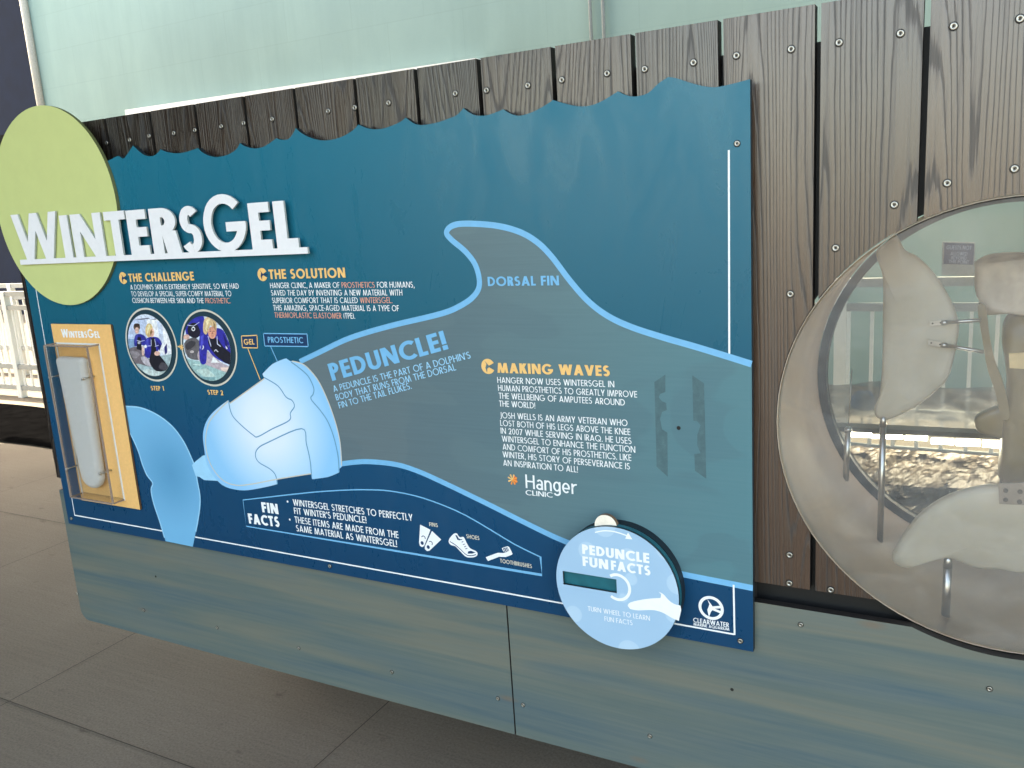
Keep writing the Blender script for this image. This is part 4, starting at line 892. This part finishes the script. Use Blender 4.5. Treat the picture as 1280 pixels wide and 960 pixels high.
m.sheet(Z7(spline([(578, 628), (592, 612), (650, 598), (700, 592), (742, 590)], n=4)+spline([(742, 590), (745, 572), (735, 560), (758, 572), (785, 602), (812, 620), (842, 628)], n=4)+[(846, 650), (834, 704)]+spline([(834, 704), (800, 690), (750, 662), (700, 650), (630, 652), (590, 645)], n=4), YL), YL); m.build('dolphin_silhouette', M['white'], wh)
m = MB(); rc = at(772, 734, YL)
m.ribbon([(rc.x+.0218*math.cos(math.radians(a)), rc.z+.0228*math.sin(math.radians(a))) for a in range(-126, 130, 6)], .0052, YL)
m.build('ring_mark', M['white'], wh)
m = MB(); ar = Z7(spline([(415, 262), (460, 254), (510, 258), (560, 273), (575, 280)], n=5), YL); m.ribbon(ar, .0022, YL); m.sheet(Z7([(580, 262), (602, 297), (566, 293)], YL), YL-.0001); m.build('arrow', M['white'], wh)
for q in ((775.5, 728.5), (777.3, 734.5)): p = at(*q, YW); screw(wh, p.x, YW+.0012, p.z, .3)

# ------------------------------------------------------------------ round window niche
NB = .415
pw = thing('round_window', (CX, .05, CZ-CR), 'round recessed window with a frosted tan rim set in the fence', 'window')
def ring_wall(m, r0, r1, y0, y1, n=96, mi=0):
    "tube wall: inner radius r0, outer r1"
    c, s = [math.cos(2*math.pi*i/n) for i in range(n)], [math.sin(2*math.pi*i/n) for i in range(n)]
    P_ = lambda r, y, i: (CX+r*c[i], y, CZ+r*s[i])
    for i in range(n):
        j = i-1
        m.face([P_(r0, y0, j), P_(r0, y0, i), P_(r0, y1, i), P_(r0, y1, j)][::-1], mi, True)
        m.face([P_(r1, y0, j), P_(r1, y0, i), P_(r1, y1, i), P_(r1, y1, j)], mi, True)
        m.face([P_(r0, y0, i), P_(r0, y0, j), P_(r1, y0, j), P_(r1, y0, i)], mi); m.face([P_(r0, y1, j), P_(r0, y1, i), P_(r1, y1, i), P_(r1, y1, j)], mi)
m = MB(); ring_wall(m, CR-.0014, CR, .0285, NB); m.build('niche_shell', M['tan'], pw)
m = MB(); ring_wall(m, CR-.019, CR-.0035, NB-.014, NB+.012); m.build('gasket', M['gasket'], pw)
m = MB(); m.prism(circ(CX, CZ, CR-.005, 96), NB-.002, NB+.002); m.build('rear_pane', M['glass'], pw)
m = MB(); pc_ = circ(CX, CZ, CR-.0032, 96); m.sheet(pc_, .027); m.face([(p[0], .031, p[1]) for p in pc_[::-1]]); m.build('front_pane', M['hazy'], pw)
# points on the niche floor
def on_shell(px, py):
    d = RM.transposed() @ Vector(((px-640)/F, (py-480)/F, 1)); r = CR-.003
    ox, oz = EYE.x-CX, EYE.z-CZ; A = d.x**2+d.z**2; B = ox*d.x+oz*d.z; C = ox*ox+oz*oz-r*r
    t = (-B+math.sqrt(B*B-A*C))/A; return EYE+d*t
r1 = on_shell(1100, 675); r2 = on_shell(1182, 768); r3 = on_shell(1057, 598)
print('rods', r1, r2, r3)
def stand(base, toppx, rad, par, sink=.003):
    top = at(toppx[0], toppx[1], base.y); m = MB(); x = base.x
    bz = CZ-math.sqrt((CR-.003)**2-(x-CX)**2)
    m.tube((x, base.y, bz-sink), (x, base.y, top.z-.02), rad, n=16); m.tube((x, base.y, top.z-.02), (x, base.y, top.z), rad*1.12, rad*.75, n=16)
    m.build('support_rod', M['steel'], par)
f1 = [(1121, 294), (1131, 312), (1147.5, 321), (1167.5, 341), (1185, 367.5), (1195, 390), (1198.8, 412.5), (1192.5, 447.5), (1185, 472.5), (1172.5, 486), (1155, 501), (1135, 514), (1112, 524), (1098, 523), (1093, 512), (1100, 490), (1103, 450), (1103.5, 400), (1103.5, 345), (1095, 316), (1108, 302)]
fa = thing('fluke_model', tuple(r1), 'upright pale resin fluke half on a tall steel rod in the round window', 'model', 'resin fluke models in the round window')
m = MB(); m.pillow(pxs(spline(f1, True, 4), r1.y+.004), r1.y+.004, .022); m.build('fluke', M['fluke'], fa)
stand(r1, (1107, 519), .0052, fa)
f2 = [(1115, 697), (1119, 684), (1135, 658), (1155, 636.5), (1185, 618), (1222, 607.5), (1250, 605), (1290, 604), (1340, 607), (1390, 622), (1420, 650), (1415, 690), (1380, 712), (1330, 718), (1280, 715.5), (1247.5, 710), (1220, 708.5), (1197.5, 700), (1180, 696), (1150, 703.5), (1132.5, 708.5), (1120, 705)]
fb = thing('fluke_model', tuple(r2), 'low horizontal pale resin fluke on a short steel rod in the round window', 'model', 'resin fluke models in the round window')
m = MB(); m.pillow(pxs(spline(f2, True, 4), r2.y), r2.y, .026); m.build('fluke', M['fluke'], fb)
stand(r2, (1185.5, 694), .0062, fb, .003)
m = MB(); yy = r2.y-.0145; m.prism(pxs([(1248, 605), (1292, 603), (1292, 632), (1249, 630)], yy), yy, yy+.004); m.build('clamp_plate', plain('grey_plate', (128, 118, 108), .4, metal=.3), fb)
m = MB()
for q in ((1257, 613), (1275, 614.5), (1257, 624.5), (1274.5, 627)): p = at(*q, yy); m.lathe([(.0034, 0), (.0034, -.0015)], (p.x, yy, p.z), 14)
m.build('bolt', M['black'], fb)
# short stand with a wire
st = thing('short_stand', tuple(r3), 'short steel stand with a thin wire at the left of the round window', 'stand')
m = MB(); top = at(1064, 537, r3.y); bz = CZ-math.sqrt((CR-.003)**2-(r3.x-CX)**2); m.tube((r3.x, r3.y, bz-.004), (r3.x+.003, r3.y, top.z), .0055); m.lathe([(.007, 0), (.007, .006), (.004, .009)], (r3.x+.003, r3.y, top.z-.004), 14, axis='z'); m.build('rod', M['steel'], st)
m = MB(); b_ = at(1065, 462, r3.y); m.tube((r3.x+.003, r3.y, top.z), tuple(b_), .0008, n=6); m.build('wire', M['steel'], st)
# socket mould with plaster drum, struts, black base
ym = .30
mo = thing('prosthetic_mould', tuple(at(1275, 604, ym)), 'olive resin prosthetic mould with a strap leg and black base in the round window', 'mould')
m = MB(); m.pillow(pxs(spline([(1262, 392), (1252, 420), (1256, 450), (1258, 480), (1252, 520), (1250, 560), (1251, 600), (1300, 604), (1340, 600), (1345, 500), (1340, 420), (1310, 386)], True, 4), ym), ym, .10); m.build('socket', M['olive'], mo)
m = MB(); yy = ym-.05
m.prism(pxs(spline([(1222, 384), (1232, 384), (1237, 420), (1244, 452), (1255, 482), (1262, 520), (1252, 522), (1244, 490), (1234, 460), (1228, 425)], True, 4), yy), yy, yy+.012); m.build('strap_leg', M['olive'], mo)
m = MB(); m.pillow(pxs(spline([(1218, 524), (1226, 516), (1250, 507), (1262, 512), (1262, 545), (1240, 544), (1222, 538)], True, 4), ym-.02), ym-.02, .03); m.build('lobe', M['olive'], mo)
m = MB(); yy = ym-.03; m.prism(pxs([(1250, 580), (1330, 578), (1330, 606), (1250, 607)], yy), yy, yy+.08); bevel(m.build('base', M['gasket'], mo), .003)
m = MB(); yy = ym-.052; m.prism(pxs([(1261, 442), (1290, 440), (1290, 462), (1262, 460)], yy), yy, yy+.01); m.build('wood_block', M['wood_pale'], mo)
for a, b in (((1162, 404.5), (1226, 400)), ((1160, 428), (1230, 440))):
    y0, y1 = r1.y-.0145, r1.y-.022; A1, B1 = at(*a, y0), at(*b, y1); d = (B1-A1)
    m = MB(); m.tube(A1+d*.28, B1, .0030, n=10); m.tube(A1+d*.24, A1+d*.34, .0042, n=10); n_u = Vector((0, 0, 1))
    s_ = .0042; e1, e2 = A1, A1+d*.30
    m.face([e1+n_u*s_, e1-n_u*s_, e2-n_u*s_, e2+n_u*s_]); off = Vector((0, .003, 0)); m.face([e1+n_u*s_+off, e2+n_u*s_+off, e2-n_u*s_+off, e1-n_u*s_+off]); m.face([e1+n_u*s_, e2+n_u*s_, e2+n_u*s_+off, e1+n_u*s_+off]); m.face([e1-n_u*s_, e1-n_u*s_+off, e2-n_u*s_+off, e2-n_u*s_]); m.face([e1+n_u*s_, e1+n_u*s_+off, e1-n_u*s_+off, e1-n_u*s_])
    so_ = m.build('strut', M['steel'], mo)
    m = MB()
    for k in (.06, .22): c_ = A1+d*k; m.lathe([(.0014, 0), (.0014, -.0008)], (c_.x, c_.y-.0002, c_.z), 10)
    m.build('pin_hole', M['black'], so_)
pd = MB(); c0 = at(1292, 352, ym); R0, R1 = abs(at(1218, 352, ym).x-c0.x), abs(at(1222, 390, ym).x-c0.x)
zt_, zb_ = at(1262, 322, ym).z, at(1262, 392, ym).z
NR, NA = 10, 40; rings = []
for k in range(NR+1):
    f = k/NR; z = zb_+(zt_-zb_)*f; rad = R1+(R0-R1)*math.sin(f*1.4)
    if k in (0, NR): rad *= .93
    rings.append([(c0.x+rad*(1+.035*math.sin(a*3+k*.6)+.02*math.sin(a*7+k))*math.cos(a), ym+rad*.55*(1+.03*math.sin(a*5+k*.8))*math.sin(a), z+.006*math.sin(a*2+k)) for a in [2*math.pi*i/NA for i in range(NA)]])
for k in range(NR):
    for i in range(NA): pd.face([rings[k][i-1], rings[k][i], rings[k+1][i], rings[k+1][i-1]], 0, True)
pd.face(rings[0][::-1]); pd.face(rings[-1])
tag(pd.build('plaster_drum', M['plaster']), 'stained pale plaster drum resting on the olive mould', 'plaster cast')

# ------------------------------------------------------------------ behind the window: crumpled film on a shelf, glowing strip
yk = .62
A0, A1_ = at(1030, 556, yk), at(1262, 556, yk); zk0 = at(1150, 690, yk).z
m = MB(); NX, NZ = 150, 60; G_ = {}
for i in range(NX+1):
    for j in range(NZ+1):
        x = A0.x-.12+(A1_.x-A0.x+.5)*i/NX; z = zk0+(A0.z-zk0)*j/NZ
        q_ = Vector((x*16, 0, z*16)); G_[i, j] = (x, yk-.16+.16*j/NZ+.022*abs(mnoise.noise(q_))+.014*abs(mnoise.noise(q_*2.7))+.006*abs(mnoise.noise(q_*6)), z)
for i in range(NX):
    for j in range(NZ): m.face([G_[i, j], G_[i+1, j], G_[i+1, j+1]]); m.face([G_[i, j], G_[i+1, j+1], G_[i, j+1]])
t = NT('crumpled_film'); n = t.noise(t.pos((1, 1, 1)), 45, 5, .65); t.color(t.ramp(n, [(.35, lin((110, 98, 88))), (.65, lin((128, 116, 104)))])); t.b.inputs['Roughness'].default_value = .3; t.b.inputs['Specular IOR Level'].default_value = .8; t.bump(n, .5, .006)
tag(m.build('crumpled_film', t.m), 'crumpled brownish plastic film heaped behind the round window', 'plastic film')
yc = .68
m = MB(); NX, NZ = 90, 30; G_ = {}; c0_, c1_, zz0, zz1 = at(1040, 520, yc).x, at(1262, 520, yc).x, at(1150, 552, yc).z, at(1150, 489, yc).z
for i in range(NX+1):
    for j in range(NZ+1):
        x = c0_-.1+(c1_-c0_+.4)*i/NX; z = zz0+(zz1+.012*mnoise.noise(Vector((x*9, 3, 0)))-zz0)*j/NZ; q_ = Vector((x*14, 5, z*20))
        G_[i, j] = (x, yc+.05*j/NZ+.02*abs(mnoise.noise(q_))+.012*abs(mnoise.noise(q_*3)), z)
for i in range(NX):
    for j in range(NZ): m.face([G_[i, j], G_[i+1, j], G_[i+1, j+1], G_[i, j+1]], 0, True)
t = NT('clear_sheet'); n = t.noise(t.pos((1, 1, 1)), 60, 5, .65); t.color(lin((150, 150, 150))); t.b.inputs['Roughness'].default_value = .25; t.bump(n, .5, .006)
tr = t.n('BsdfTransparent'); mx = t.n('MixShader'); mx.inputs[0].default_value = .62; t.l(tr.outputs[0], mx.inputs[1]); t.l(t.b.outputs[0], mx.inputs[2]); t.l(mx.outputs[0], t.out.inputs[0])
tag(m.build('clear_plastic_sheet', t.m), 'wrinkled clear pale plastic sheet standing above the glowing strip', 'plastic sheet')
ls = thing('glow_strip', tuple(at(1150, 550, yk+.03)), 'glowing warm white segments standing in for a sunlit edge above the crumpled film', 'light')
ye = yk-.012
t = NT('warm_glow'); t.color((1, .9, .75)); t.b.inputs['Emission Color'].default_value = (1, .95, .90, 1); t.b.inputs['Emission Strength'].default_value = 7  # added glow in place of a sunlit edge, raised to brighten the niche
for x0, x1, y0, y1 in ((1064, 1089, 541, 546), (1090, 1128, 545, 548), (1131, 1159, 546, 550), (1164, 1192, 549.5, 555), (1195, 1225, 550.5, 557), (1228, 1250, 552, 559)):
    m = MB(); m.prism(pxs([(x0, y0), (x1, y0+.8), (x1, y1+1), (x0, y1)], ye), ye, ye+.012); m.build('glow_segment', t.m, ls)
m = MB(); m.prism(pxs([(1040, 533), (1270, 544), (1270, 550), (1040, 539)], ye-.006), ye-.006, ye+.03); m.build('strip_backing', plain('strip_backing_tan', (126, 110, 86), .5), ls)
yo = 1.2
oc = thing('sky_reflection', tuple(at(1077, 513, yo)), 'small pale blue and white octagonal shape standing in for a sky reflection in the round window', 'panel')  # sky reflection modelled as a coloured flat shape
m = MB(); m.prism(pxs([(1063, 497), (1070, 490), (1088, 490), (1092, 497), (1092, 508), (1087, 513), (1068, 512), (1063, 506)], yo), yo, yo+.01); m.build('face', plain('sky_reflection_blue', (150, 196, 240), .4), oc)
m = MB(); m.prism(pxs([(1078, 491), (1087, 491), (1091, 497), (1091, 508), (1086, 512), (1075, 512)], yo-.003), yo-.003, yo-.0005); m.build('white_half', M['white'], oc)
m = MB(); m.prism(pxs([(1076, 512), (1079, 512), (1078, 545), (1076, 545)], yo+.002), yo+.002, yo+.008); m.build('stem', M['conduit'], oc)
